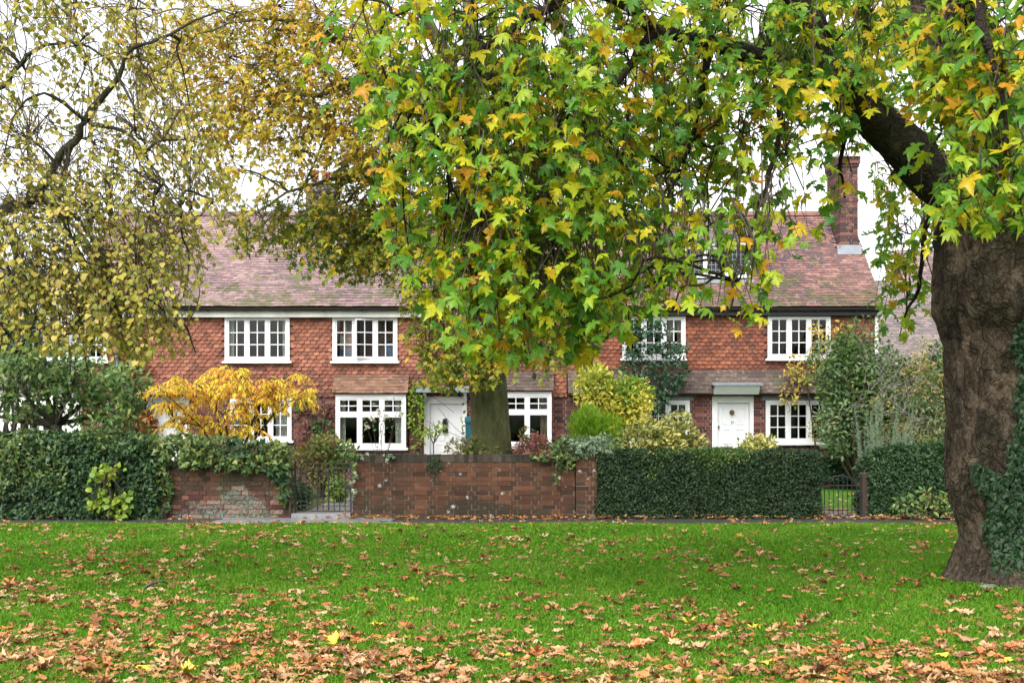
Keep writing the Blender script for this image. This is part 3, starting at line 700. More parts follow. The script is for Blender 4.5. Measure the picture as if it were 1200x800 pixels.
# pillar of dark brick beside the door and drain pipe
pl = MB(); pl.box(hx(480), hx(494), YH - .1, YH - .002, 0, 2.05, 0); brick_courses(pl, hx(479.6), hx(494.4), YH - .11, YH - .003, 0, 2.05, [], 1); pl.build('brick_pillar', ['mortar', 'brick_house'], cotL)
dp = MB(); dp.tube([(hx(139), YH - .1, 0), (hx(139), YH - .1, 2.4), (hx(139), YH - .1, 3.9), (hx(139), YH - .28, 4.1)], .045, 10)
for zz in (.8, 1.9, 3.): dp.lathe((hx(139), YH - .1, zz), [(.045, 0), (.06, .005), (.06, .06), (.045, .065)], 10)
dp.build('drainpipe', ['lead'], cotL, True)
chimney(cotL, -5.2, -4.5, 32.25, 33.0, 5.9, 7.5, ['brick_sooty'], bands=((7.3, 7.46, .04),), pots=((-5.02, .34, .105, True), (-4.72, .3, .105, False)))
dormer(cotL, -1.9, -.8, 5.02, 5.66, 30.62, 'roof_pink', 2, 'small white dormer window behind the leaves')

# --- cottage with red-brown roof
wu = [(hx(899), hx(972.5), hz(420), hz(369.5)), (hx(729), hx(803), hz(420), hz(370))]
wd = [(hx(897), hx(974), hz(518.5), hz(469)), (hx(735), hx(808), hz(518.5), hz(469))]
dr2 = (hx(834.5), hx(883), 0, 2.14)
def skipR(x, s):
    y = EAVE[0] + s / SL * (RIDGE[0] - EAVE[0])
    return (7.95 < x < 8.55 and y > 31.25) or (4.05 < x < 5.62 and 30.5 < y < 32.0)
HZ_R = 2.15
cotR, hu, hd = cottage('dormer_cottage', 'rust tiled cottage with white dormer, tall brick chimney and dark pent roof over the door', XM, XR1, HZ_R + .53, wu, wd, None, [dr2], 'roof_red', 'hang_red', skipR)
window(cotR, *wu[0], YH - .02, curtains=((.03, .09, 'curtain'),), label='upper white casement window beside the yellow climber')
window(cotR, *wu[1], YH - .02, curtains=((.74, .83, 'curtain_tan'), (.88, .96, 'curtain_tan')), label='upper white casement window half covered by dark climber')
window(cotR, *wd[0], YH, sill=True, label='ground floor white casement window above the clipped hedge')
window(cotR, *wd[1], YH, sill=True, curtains=((.85, .95, 'curtain_tan'),), label='ground floor white casement window behind the variegated shrub')
# pent course of dark mossy tiles between the storeys
pt = MB(); plain_tiles(pt, XM + .02, XR1 - .02, (YH - .3, HZ_R + .02), (YH - .04, HZ_R + .56), 0, g=.105, sag=.012, seed=40)
pt.prism([(YH - .27, HZ_R + .015), (YH - .04, HZ_R + .55), (YH - .004, HZ_R + .55), (YH - .004, HZ_R - .02), (YH - .2, HZ_R - .02)], XM + .04, XR1 - .04, 1)
pt.build('pent_roof', ['pent', 'batten'], cotR)
# dark lintel over the ground floor windows
for a, b, c, d in wd:
    lt = MB(); lt.box(a - .08, b + .08, YH - .03, YH + .02, d + .003, d + .1); lt.build('lintel', ['lead'], cotR)
fb = MB(); fb.box(XM, XR1 + .05, YH - .2, YH - .08, 4.0, 4.12); fb.box(XM, XR1, YH - .08, YH + .01, 3.98, 4.0); fb.build('eaves_board', ['black'], cotR)
gutter(cotR, XM, XR1 + .12, YH - .3, 4.15)
dp = MB(); dp.box(hx(1024), hx(1027.3), YH - .13, YH - .05, 0, 3.97); dp.tube([(hx(1025.6), YH - .09, 3.97), (hx(1027), YH - .2, 4.03), (hx(1030), YH - .3, 4.09)], .04, 8); dp.build('downpipe', ['white'], cotR)
d2 = door(cotR, hx(841), hx(878), 1.96, YH + .05, *dr2[:2], 2.12, 'four', 'white four panelled door with round dark knocker')
hd_ = MB(); hd_.prism([(YH - .56, 2.36), (YH - .56, 2.4), (YH - .02, 2.45), (YH - .02, 2.36)], hx(831), hx(889), 1); hd_.prism([(YH - .52, 2.355), (YH - .42, 2.24), (YH - .35, 2.16), (YH - .02, 2.145), (YH - .02, 2.355)], hx(834), hx(886), 0)
hd_.build('door_hood', ['white', 'lead'], d2)
k = MB(); c0 = (hx(858), YH + .045, hz(483))
k.lathe(c0, [(.05, 0), (.062, .01), (.05, .03), (.02, .035), (.01, .036)], 18, axis='y')
k.tube([(c0[0] + .045 * math.sin(a), c0[1] - .045, c0[2] - .01 + .045 * math.cos(a)) for a in np.linspace(0, 2 * math.pi, 15)], .009, 6, cap=False); k.build('knocker', ['brass'], d2, True)
k = MB(); k.lathe((hx(838.6) + .07, YH + .045, hz(500)), [(.018, 0), (.02, .02), (.03, .035), (.02, .055), (.005, .06)], 12, axis='y'); k.build('handle', ['brass'], d2, True)
cu = bpy.data.curves.new('house_number', 'FONT'); cu.body = '27'; cu.size = .085; cu.extrude = .004; cu.align_x = 'CENTER'; cu.materials.append(M['black'])
tmp_ = bpy.data.objects.new('house_number', cu); me_ = bpy.data.meshes.new_from_object(tmp_); bpy.data.objects.remove(tmp_)
me_.materials.clear(); num = link('house_number', me_, ['black'], d2)
for v_ in me_.vertices: v_.co = Vector((hx(858.3) + v_.co.x, YH + .043 - v_.co.z, hz(496.5) + v_.co.y))
chimney(cotR, 8.02, 8.46, 31.3, 32.6, 5.1, 7.98, ['brick_chimney'], bands=((7.74, 7.815, .02), (7.82, 7.97, .045), (6.9, 6.965, .012)), pots=())
fl = MB(); fl.prism([(31.2, slope_z(31.2) + .06), (31.29, slope_z(31.29) + .22), (31.32, slope_z(31.3) + .05)], 7.95, 8.53); fl.box(7.99, 8.015, 31.25, 32.6, 5.6, 5.85); fl.build('lead_flashing', ['lead'], cotR)
dormer(cotR, 4.0, 5.7, 4.94, 5.72, 30.48, 'roof_grey', 3, 'white dormer window with leaded lights')

# --- neighbouring buildings
t = thing('neighbouring_barn', (13.5, 40, 0), 'low barn with a mauve grey tiled roof behind the tall chimney gable', 'barn')
w = MB(); w.box(9.6, 26, 38, 44, 0, 3.2, 0); w.build('wall', ['brick_house'], t)
r = MB(); plain_tiles(r, 9.4, 26.2, (37.7, 3.15), (41.2, 6.0), 0, w=.2, g=.13, seed=60); r.prism([(37.75, 3.13), (41.2, 5.96), (44.6, 3.1), (44.6, 3.0), (37.8, 3.0)], 9.45, 26.1, 1); r.build('roof', ['roof_grey', 'batten'], t)
t = thing('tall_house', (17, 47, 0), 'taller house with mauve tiled roof rising beside the trunk', 'house')
w = MB(); w.box(14.6, 24, 45.5, 51, 0, 4.6, 0); w.build('wall', ['brick_house'], t)
r = MB(); plain_tiles(r, 14.4, 24.2, (45.2, 4.5), (48.2, 7.9), 0, w=.22, g=.14, seed=70); r.prism([(45.25, 4.48), (48.2, 7.86), (51.3, 4.45), (51.3, 4.3), (45.3, 4.3)], 14.45, 24.15, 1); r.build('roof', ['roof_pink', 'batten'], t)
t = thing('white_annexe', (-13.5, 33, 0), 'low white rendered annexe behind the left garden tree', 'annexe')
w = MB(); 
for a, b, c, d in rects_minus(-19, -10.3, 0, 2.35, [(-12.2, -11.0, .9, 2.0)]): w.box(a, b, 31.5, 31.75, c, d)
w.box(-19, -18.75, 31.75, 36, 0, 2.35); w.box(-10.55, -10.3, 31.75, 36, 0, 2.35); w.box(-19, -10.3, 36, 36.2, 0, 2.35); w.build('wall', ['white_wall'], t)
r = MB(); r.prism([(31.3, 2.36), (31.3, 2.42), (33.8, 3.4), (36.5, 2.42), (36.5, 2.36)], -19.2, -10.2); r.build('roof', ['roof_grey'], t)
window(t, -12.2, -11.0, .9, 2.0, 31.52, lights=2)
# ------------------------------------------------------------------ ground, paths, lawn
YW = 20.5                      # face of the front garden walls (73 photo pixels per metre)
def wx(px): return (px - 600) * YW / F
def wz(py): return EYE + (490 - py) * YW / F
LAWN_END = 19.28
def lawn_z(x, y):
    x = np.asarray(x, float); y = np.asarray(y, float)
    z = .022 * np.sin(x * .9 + 1.3) * np.sin(y * .7) + .014 * np.sin(x * 2.1 + y * 1.3) + .008 * np.sin(x * 4.3 - y * 3.1)
    edge = np.clip((LAWN_END - y) / 1.2, 0, 1)
    dx, dy = x - 4.7, y - 12.0
    mound = .1 * np.exp(-(dx * dx + dy * dy) / 1.6)
    return z * edge + .03 * edge + mound + .012
def sheet(name, x0, x1, y0, y1, z, mat, n=2):
    m = MB(); m.add([(x0, y0, z), (x1, y0, z), (x1, y1, z), (x0, y1, z)], [(0, 1, 2, 3)]); return tag(m.build(name, [mat]), kind='structure')
sheet('ground', -600, 600, -600, 1200, -.012, 'field')
sheet('garden_ground', -24, 26, 20.55, 60, -.004, 'earth')
sheet('path', -26, 28, 19.2, 20.7, .0, 'asphalt')
nx, ny = 220, 220
gx, gy = np.meshgrid(np.linspace(-16, 16, nx), np.linspace(1.0, LAWN_END, ny)); gz = lawn_z(gx, gy)
V = np.stack([gx, gy, gz], -1).reshape(-1, 3); ii = (np.arange(ny - 1)[:, None] * nx + np.arange(nx - 1)[None]).ravel()
T = np.concatenate([np.stack([ii, ii + 1, ii + nx + 1], 1), np.stack([ii, ii + nx + 1, ii + nx], 1)])
tag(tri_mesh('lawn', V, T, np.zeros(len(T), np.int32), ['lawn'], smooth=True), kind='structure')
# garden lawn and curving path behind the iron gate of the dormer cottage
m = MB(); m.add([(3.2, 20.75, .004), (8.6, 20.75, .004), (10.5, 29.6, .004), (3.2, 29.6, .004)], [(0, 1, 2, 3)]); tag(m.build('garden_lawn', ['lawn']), kind='structure')
c = cat([(5.35, 20.7, 0), (5.3, 21.6, 0), (5.0, 22.8, 0), (4.7, 24.6, 0), (4.9, 27, 0), (5.2, 29.5, 0)], 26)
m = MB()
for a, b in zip(c, c[1:]):
    dd = unit(b - a); s_ = np.array([dd[1], -dd[0], 0]) * .42
    m.add([a - s_ + (0, 0, .012), a + s_ + (0, 0, .012), b + s_ + (0, 0, .012), b - s_ + (0, 0, .012)], [(0, 3, 2, 1)])
tag(m.build('garden_path', ['flag']), kind='structure')
# wet flagstones in front of and behind the other gate, with a low step
m = MB(); y = 19.3; k = 0
while y < 20.42:
    x = -4.4 - (.2 if k % 2 else 0)
    while x < -2.2:
        L = .42 + rng.uniform(0, .25); m.box(x, x + L - .012, y, y + .33, -.03, .014 + rng.uniform(0, .004)); x += L
    y += .342; k += 1
tag(m.build('paving', ['flag']), kind='structure')
m = MB(); y = 20.72; k = 0
while y < 29.5:
    x = -3.5 if k % 2 else -3.48
    for L in ((.5, .4) if k % 2 else (.35, .55)):
        m.box(x, x + L - .014, y, y + .38, -.02, .02 + rng.uniform(0, .006)); x += L
    y += .395; k += 1
tag(m.build('flagstone_path', ['flag']), kind='structure')
st = MB(); st.box(-3.52, -2.58, 20.42, 20.72, -.03, .085); tag(st.build('stone_step', ['flag']), 'grey stone step under the iron gate between the brick walls', 'step')

# grass blades
def grass(n, y0, y1, tilt):
    y = y0 + (y1 - y0) * rng.random(n * 2); x = (rng.random(n * 2) * 2 - 1) * (y * .46 + 1.2)
    k = rng.random(n * 2) < (y0 / y) ** .3
    x, y = x[k], y[k]
    dx, dy = x - 4.7, y - 12
    k = dx * dx + dy * dy > .42; x, y = x[k], y[k]; N = len(x)
    h = rng.uniform(.028, .062, N) * np.interp(y, [17.5, 19.3], [1, .6]) * (1 + .4 * np.sin(x * 1.7) * np.sin(y * 1.1)); w = rng.uniform(.0035, .0065, N) * (y / 9) ** .7
    a = rng.uniform(0, 6.283, N); t = rng.uniform(.1, 1., N) * tilt; b = rng.uniform(0, 6.283, N)
    z = lawn_z(x, y) - .004
    base = np.stack([x, y, z], 1); side = np.stack([np.cos(a), np.sin(a), 0 * a], 1) * w[:, None]
    lean = np.stack([np.cos(b), np.sin(b), 0 * b], 1) * (h * t)[:, None]; up = np.array([0, 0, 1]) * h[:, None]
    V = np.stack([base - side, base + side, base + up * .6 + lean * .4 - side * .7, base + up * .6 + lean * .4 + side * .7, base + up * (1 - .3 * t[:, None]) + lean * 1.1], 1)
    T = np.array([[0, 1, 3], [0, 3, 2], [2, 3, 4]])[None] + (np.arange(N) * 5)[:, None, None]
    return V.reshape(-1, 3), T.reshape(-1, 3)
Vs, Ts, o = [], [], 0
for n, y0, y1 in ((120000, 6.2, 9.5), (120000, 9.5, 14), (110000, 14, LAWN_END + .1)):
    v, t = grass(n, y0, y1, 1.1); Vs.append(v); Ts.append(t + o); o += len(v)
V = np.concatenate(Vs); T = np.concatenate(Ts)
g_ = tri_mesh('grass', V, T, np.zeros(len(T), np.int32), ['grass']); tag(g_, 'short green lawn grass in front of the path', 'grass', kind='stuff')

# fallen leaves
N = 52000
y = 6.2 + (19.3 - 6.2) * rng.random(N) ** 1.35; x = (rng.random(N) * 2 - 1) * (y * .44 + .8)
def nz(a, b, s): return np.array([noise.noise(Vector((p * s, q * s, 3.3))) for p, q in zip(a, b)])
n1 = nz(x, y * 1.3, 1.1); n2 = nz(x, y, .32)
py = 490 + F * EYE / y; px = 600 + F * x / y
dens = np.interp(py, [610, 640, 690, 720, 745, 765, 800, 900], [.07, .13, .2, .25, .31, .48, .85, .9])
dens *= np.interp(px, [0, 350, 600, 1000, 1200], [1.4, 1.25, 1., .85, .75]) * np.where(py < 740, 1, 1)
dens *= np.clip(1 + 1.5 * n1 + .7 * n2, .12, 2.6)
keep = rng.random(N) < dens * .33 * (1 + .15 * (y - 7))
ddx, ddy = x - 4.7, y - 12
keep &= (ddx * ddx + ddy * ddy > .5)
x, y = x[keep], y[keep]
# a drift along the foot of the walls and hedges
m2 = 620; xb = np.concatenate([rng.uniform(wx(395), wx(700), 250), rng.uniform(wx(700), wx(960), 110), rng.uniform(wx(955), wx(1125), 190), rng.uniform(wx(-40), wx(400), 70)]); m2 = len(xb)
yb = 20.42 - np.abs(rng.normal(0, .13, m2)) - .02
def leafset(x, y, ground, big=1.):
    n = len(x); d = rnd(n); d[:, 2] *= .15; nr = rnd(n) * .2 + np.array([0, 0, 1.]); 
    s = rng.uniform(.045, .1, n) * big * rng.choice([.55, .8, 1, 1.15], n)
    flip = rng.random(n) < .5; nr[flip] *= -1
    return np.stack([x, y, ground], 1), d, nr, s
pos, d, nr, s = leafset(x, y, lawn_z(x, y) + rng.uniform(.022, .05, len(x)))
s *= np.interp(y, [7, 12, 19], [1., .95, .85])
# the three hundred that show largest lie there one by one
pxx = 600 + F * x / y; vis = (pxx > 0) & (pxx < 1200) & (y > 7.75)
order = np.argsort(np.where(vis, -s / y, 0)); near = order[:300]; rest = np.setdiff1d(np.arange(len(x)), near)
cl = Cloud(); scatter(cl, T_dry, pos[rest], d[rest], nr[rest], s[rest])
pb, db, nb, sb = leafset(xb, yb, .012 + rng.uniform(.0, .05, m2), .8); scatter(cl, T_dry, pb, db, nb, sb)
xg = np.concatenate([rng.uniform(-3.6, -2.4, 60), rng.uniform(4.6, 6.3, 150), rng.uniform(4.6, 9, 120)]); yg = np.concatenate([rng.uniform(20.8, 25, 60), rng.uniform(20.8, 22.5, 150), rng.uniform(22.5, 27, 120)])
pg, dg_, ng, sg = leafset(xg, yg, .03 + 0 * xg, .8); scatter(cl, T_dry, pg, dg_, ng, sg)
tag(cl.build('fallen_leaves', ['lf_fallen']), 'dry plane leaves scattered over the lawn and the path', 'fallen leaves', kind='stuff')
kinds = ['rust', 'tan', 'yellow', 'brown']
lab = {'rust': 'rusty orange fallen plane leaf lying among the others on the grass', 'tan': 'pale tan fallen plane leaf curling on the grass', 'yellow': 'golden yellow fallen plane leaf lying on the grass', 'brown': 'dark brown shrivelled fallen plane leaf on the grass'}
lm = {}
for kd in kinds:
    for i, (tv, tf) in enumerate(T_dry):
        me = bpy.data.meshes.new('fallen_leaf'); me.from_pydata([tuple(map(float, p)) for p in tv], [], [tuple(map(int, q)) for q in tf]); me.materials.append(M['fl_' + kd]); lm[kd, i] = me
from mathutils import Matrix
pk = rng.choice(4, 300, p=[.34, .38, .1, .18])
for j, i in enumerate(near):
    dd = unit(d[i]); nn = unit(nr[i] - (nr[i] @ dd) * dd); xx = np.cross(dd, nn); sc = s[i]
    o = bpy.data.objects.new('fallen_leaf', lm[kinds[pk[j]], j % len(T_dry)]); COL.objects.link(o)
    o.matrix_world = Matrix(((xx[0] * sc, dd[0] * sc, nn[0] * sc, pos[i][0]), (xx[1] * sc, dd[1] * sc, nn[1] * sc, pos[i][1]), (xx[2] * sc, dd[2] * sc, nn[2] * sc, pos[i][2]), (0, 0, 0, 1)))
    tag(o, lab[kinds[pk[j]]], 'leaf', 'fallen leaves at the front of the lawn')
tw = MB(); p0 = P(168, 700, 11.6); tw.tube([p0 * [1, 1, 0] + (0, 0, .06), p0 * [1, 1, 0] + (.06, .02, .1), p0 * [1, 1, 0] + (.16, .05, .12), p0 * [1, 1, 0] + (.2, .1, .09)], [.008, .011, .009, .005], 6)
tw.tube([p0 * [1, 1, 0] + (.06, .02, .1), p0 * [1, 1, 0] + (.1, -.05, .07)], [.007, .004], 5)
tag(tw.build('twig', ['black']), 'small dark broken twig lying on the grass', 'twig')
sm = MB(); c0 = np.array([4.28, 11.42, .05]); sm.lathe(c0, [(.02, -.03), (.085, -.01), (.1, .02), (.07, .055), (.02, .068)], 11)
so = sm.build('stone', ['stone'], None, True)
for v in so.data.vertices: v.co = Vector(v.co) + Vector((v.co.x - c0[0], (v.co.y - c0[1]) * .2, 0)) * .4 + Vector(noise.noise_vector(Vector(v.co) * 9)) * .018
tag(so, 'small pale stone at the foot of the thick trunk', 'stone')

# ------------------------------------------------------------------ garden walls and gates
TH = .225
w = thing('garden_wall', ((wx(190) + wx(342)) / 2, YW, 0), 'low brick wall with pale green lime bloom, ivy along its top', 'garden wall')
mb = MB(); x0, x1 = wx(197), wx(341.5); mb.box(x0 + .014, x1 - .014, YW + .014, YW + TH - .014, 0, wz(541), 0); brick_courses(mb, x0, x1, YW, YW + TH, 0, wz(540), [], 1, .004)
mb.build('wall', ['mortar_bloom', 'brick_bloom'], w)
mb = MB(); x0, x1 = wx(182), wx(196.5); mb.box(x0 + .008, x1 - .008, YW - .05, YW + TH, 0, wz(546), 0)
z = 0; k = 0
while z < wz(546) - .03:
    o_ = .035 if k % 3 == 0 else 0.; mb.box(x0 - o_ * .3, x1 + rng.uniform(-.004, .004), YW - .06 - rng.uniform(0, .006) - o_ * .5, YW + TH + .02, z, z + .066, 1); z += .075; k += 1
mb.build('pier', ['mortar_bloom', 'brick_house'], w)
w = thing('garden_wall', ((wx(413) + wx(700)) / 2, YW, 0), 'brown brick wall with dark coping, white lichen spots and a square pier', 'garden wall')
mb = MB(); x0, x1 = wx(413), wx(674); zt = wz(541.5); mb.box(x0 + .01, x1 - .002, YW + .01, YW + TH - .01, 0, zt, 0); brick_courses(mb, x0, x1, YW, YW + TH, 0, zt, [], 1)
mb.build('wall', ['mortar_old', 'brick_garden'], w)
mb = MB(); x = x0 - .01; 
while x < x1 - .02:
    e = min(x + .068, x1 - .003); mb.box(x, e, YW - .012 + rng.normal(0, .003), YW + TH + .012, zt + .008, wz(532.5) + rng.normal(0, .003), 1); x += .075
mb.box(x0, x1 - .003, YW + .0, YW + TH, zt + .001, wz(532.5) - .008, 0); mb.build('coping', ['mortar_old', 'coping'], w)
mb = MB(); x0, x1 = wx(674.5), wx(700); mb.box(x0 + .006, x1 - .006, YW - .05, YW + TH + .03, 0, wz(533), 0); brick_courses(mb, x0, x1, YW - .056, YW + TH + .036, 0, wz(534), [], 1)
x = x0 - .01
while x < x1: mb.box(x, min(x + .068, x1 + .01), YW - .066, YW + TH + .04, wz(533), wz(526.5) + rng.normal(0, .003), 2); x += .075
mb.build('pier', ['mortar_old', 'brick_garden', 'coping'], w)

def gate(x0, x1, zb, zt, y, bars, arch, label):
    t = thing('iron_gate', ((x0 + x1) / 2, y, 0), label, 'gate')
    fr = MB()
    for xx in (x0, x1): fr.box(xx - .014, xx + .014, y - .012, y + .012, zb - .05, zt + .03)
    fr.box(x0, x1, y - .006, y + .006, zb, zb + .02); fr.box(x0, x1, y - .0055, y + .0055, zb + .085, zb + .1)
    if not arch:
        fr.box(x0, x1, y - .007, y + .007, zt - .015, zt); fr.box(x0, x1, y - .0065, y + .0065, zt - .095, zt - .08)
    else:
        fr.box(x0, x1, y - .007, y + .007, zt - .13, zt - .115)
        fr.tube([(x0 + (x1 - x0) * u, y, zt - .1 + .13 * math.sin(u * math.pi)) for u in np.linspace(0, 1, 13)], .011, 6)
    fr.build('frame', ['iron'], t)
    for i in range(1, bars):
        u = i / bars; xx = x0 + (x1 - x0) * u; b = MB(); thick = .0125 if (not arch and i in (4, 6)) else .0075
        top = (zt - .08) if not arch else zt - .1 + .12 * math.sin(u * math.pi)
        b.tube([(xx, y + .001, zb + .01), (xx, y + .001, top)], thick, 6)
        b.build('bar', ['iron'], t)
    sc = MB()
    if not arch:
        cx = (x0 + x1) / 2
        for s in (-1, 1):
            for zc, q in ((zt - .2, 1), (zb + .24, -1)):
                sc.tube([(cx + s * (.012 + .05 * (1 - a / 7) * (1 - math.cos(a)) / 1.2), y - .008, zc + q * .05 * math.sin(a) * (1 - a / 9) - q * .02 * a / 5) for a in np.linspace(.1, 5.2, 16)], .006, 5)
        sc.build('scroll', ['iron'], t)
        l = MB(); l.box(x1 - .1, x1 - .02, y - .03, y + .02, .45, .53); l.tube([(x1 - .06, y - .03, .5), (x1 - .06, y - .06, .5), (x1 - .12, y - .065, .5)], .007, 6); l.build('latch', ['iron'], t)
    return t
gate(wx(344.5), wx(410), .1, wz(542.5), YW + .12, 10, False, 'rusty black iron gate with scrolls between two brick walls')
gate(wx(963.5), wx(1012), .03, wz(560), YW + .15, 9, True, 'plain black iron gate with arched top beside clipped hedge')
mb = MB(); a, b = wx(1012.6), wx(1019); mb.box(a, b, YW + .08, YW + .2, -.05, wz(555)); mb.add([(a, YW + .08, wz(555)), (b, YW + .08, wz(555)), (b, YW + .2, wz(555)), (a, YW + .2, wz(555)), ((a + b) / 2, YW + .14, wz(552.5))], [(0, 1, 4), (1, 2, 4), (2, 3, 4), (3, 0, 4)])
tag(mb.build('gate_post', ['post']), 'dark square timber post between the arched gate and the rounded hedge', 'post')
# teal bin beside the door
t = thing('garden_bin', (hx(552), 29.3, 0), 'teal plastic bin between the white door and the tree trunk', 'bin')
mb = MB(); X = hx(552); 
mb.add([(X - .08, 29.1, .06), (X + .08, 29.1, .06), (X + .08, 29.45, .06), (X - .08, 29.45, .06), (X - .1, 29.05, 1.5), (X + .1, 29.05, 1.5), (X + .1, 29.5, 1.5), (X - .1, 29.5, 1.5)], [(0, 3, 2, 1), (4, 5, 6, 7), (0, 1, 5, 4), (1, 2, 6, 5), (2, 3, 7, 6), (3, 0, 4, 7)])
mb.build('body', ['teal'], t); mb = MB(); mb.prism([(29.02, 1.502), (29.02, 1.56), (29.1, 1.61), (29.45, 1.64), (29.55, 1.6), (29.55, 1.502)], X - .115, X + .115); mb.build('lid', ['teal'], t)
# ------------------------------------------------------------------ hedges, shrubs, climbers
def lumpy(p, s, amp, seed=0.):
    return np.array([amp * noise.noise(Vector((q[0] * s + seed, q[1] * s, q[2] * s))) for q in p])
def box_hedge(name, label, catg, x0, x1, y0, y1, z1, tmpls, mat, size, n, amp=.05, roundtop=.0, z0=0., mat2=None, mthr=.25):
    """a hedge: dark twiggy core and a skin of leaves over front, top, ends and back"""
    t = thing(name, ((x0 + x1) / 2, (y0 + y1) / 2, 0), label, catg)
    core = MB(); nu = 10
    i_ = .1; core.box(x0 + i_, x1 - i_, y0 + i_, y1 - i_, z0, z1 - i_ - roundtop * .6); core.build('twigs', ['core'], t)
    A = np.array([(x1 - x0) * (z1 - z0), (x1 - x0) * (y1 - y0), (y1 - y0) * (z1 - z0) * .8, (y1 - y0) * (z1 - z0) * .8, (x1 - x0) * (z1 - z0) * .35])
    f = rng.choice(5, n, p=A / A.sum()); u = rng.random(n); v = rng.random(n)
    X = np.where(f == 2, x0, np.where(f == 3, x1, x0 + u * (x1 - x0)))
    Y = np.where(f == 0, y0, np.where(f == 4, y1, np.where(f == 1, y0 + v * (y1 - y0), y0 + u * (y1 - y0))))
    Z = np.where(f == 1, z1, z0 + v * (z1 - z0))
    nrm = np.array([(0, -1, .25), (0, 0, 1), (-1, 0, .2), (1, 0, .2), (0, 1, .2)])[f]
    p = np.stack([X, Y, Z], 1)
    if roundtop:
        ux = (X - (x0 + x1) / 2) / ((x1 - x0) / 2); uy = (Y - (y0 + y1) / 2) / ((y1 - y0) / 2)
        p[:, 2] -= roundtop * (np.abs(ux) ** 4 * .8 + np.clip(uy * uy, 0, 1) * .5) * (Z - z0) / (z1 - z0)
    dep = np.abs(rng.normal(0, .045, n)) * (rng.random(n) < .7)
    p += nrm * (lumpy(p, 3.2, amp, x0)[:, None] - dep[:, None] + rng.normal(0, .012, n)[:, None])
    d = rnd(n) * .8 + nrm * .3 + np.array([0, 0, -.45]); nn = nrm + rnd(n) * .75
    cl = Cloud(); mt = np.zeros(n, int)
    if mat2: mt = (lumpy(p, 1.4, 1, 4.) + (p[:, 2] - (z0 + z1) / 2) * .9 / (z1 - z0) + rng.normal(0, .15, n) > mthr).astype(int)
    scatter(cl, tmpls, p, d, nn, rng.uniform(.7, 1.3, n) * size, mt)
    cl.build('foliage', [mat, mat2] if mat2 else [mat], t); return t

def stems(mb, base, tips, r0, r1, bend=.15):
    for e in tips:
        base_ = np.asarray(base, float); e = np.asarray(e, float); mid = base_ * .45 + e * .55 + rnd(1)[0] * np.linalg.norm(e - base_) * bend
        mb.tube(cat([base_, mid, e], 7), np.linspace(r0, r1, 7), 5)
def shrub(name, label, catg, px0, px1, pyt, pyb, Y, tmpls, mat, size, n, depth=None, lump=.25, stemr=.012, ns=14, matb=None, open_=.0, base_z=None, updir=.1, twig='twig', flat=0, group=None):
    """bush: several stems from one foot and leaves spread through lobes of an uneven crown"""
    a, b = P(px0, pyb, Y), P(px1, pyt, Y); W, H = (b[0] - a[0]) / 2, (b[2] - a[2]) / 2; D = depth or W * .8
    c = np.array([(a[0] + b[0]) / 2, Y, (a[2] + b[2]) / 2]); foot = np.array([c[0], Y, base_z if base_z is not None else 0.])
    t = thing(name, foot, label, catg, group)
    # lobes
    nl = 16; L = []
    for i in range(nl):
        q = rnd(1)[0] * rng.uniform(.35, .72)
        L.append((c + q * np.array([W, D, H]), np.array([W, D, H]) * rng.uniform(.3, .48)))
    pts, nr = [], []
    per = rng.multinomial(n, np.full(nl, 1 / nl))
    for (lc, lr), k in zip(L, per):
        u = rnd(k); rad = rng.uniform(.35, 1.05, k) ** .5
        pts.append(lc + u * lr * rad[:, None]); nr.append(u)
    p = np.concatenate(pts); u = np.concatenate(nr)
    g = lumpy(p, 1.3 / max(.2, min(W, H)), 1, px0); keep = g > -.6 + open_
    keep &= p[:, 2] > foot[2] + .02
    p, u = p[keep], u[keep]; k = len(p)
    d = rnd(k) * .8 + u * .5 + np.array([0, 0, updir]); nn = u * .6 + rnd(k) * .6 + np.array([0, -.3, .6])
    cl = Cloud(); mt = (rng.random(k) < .5).astype(int) * 0
    if matb: mt = (lumpy(p, 1.6, 1, 9.) + (p[:, 2] - c[2]) / H * .35 + rng.normal(0, .2, k) > .1).astype(int)
    scatter(cl, tmpls, p, d, nn, rng.uniform(.65, 1.3, k) * size, mt)
    sb = MB(); tips = [lc + rnd(1)[0] * lr * .6 for lc, lr in L[:ns]]
    tips += [p[rng.integers(k)] for _ in range(ns)]
    stems(sb, foot, tips, stemr, stemr * .3); sb.build('stems', [twig], t)
    cl.build('foliage', [mat, matb] if matb else [mat], t)
    return t
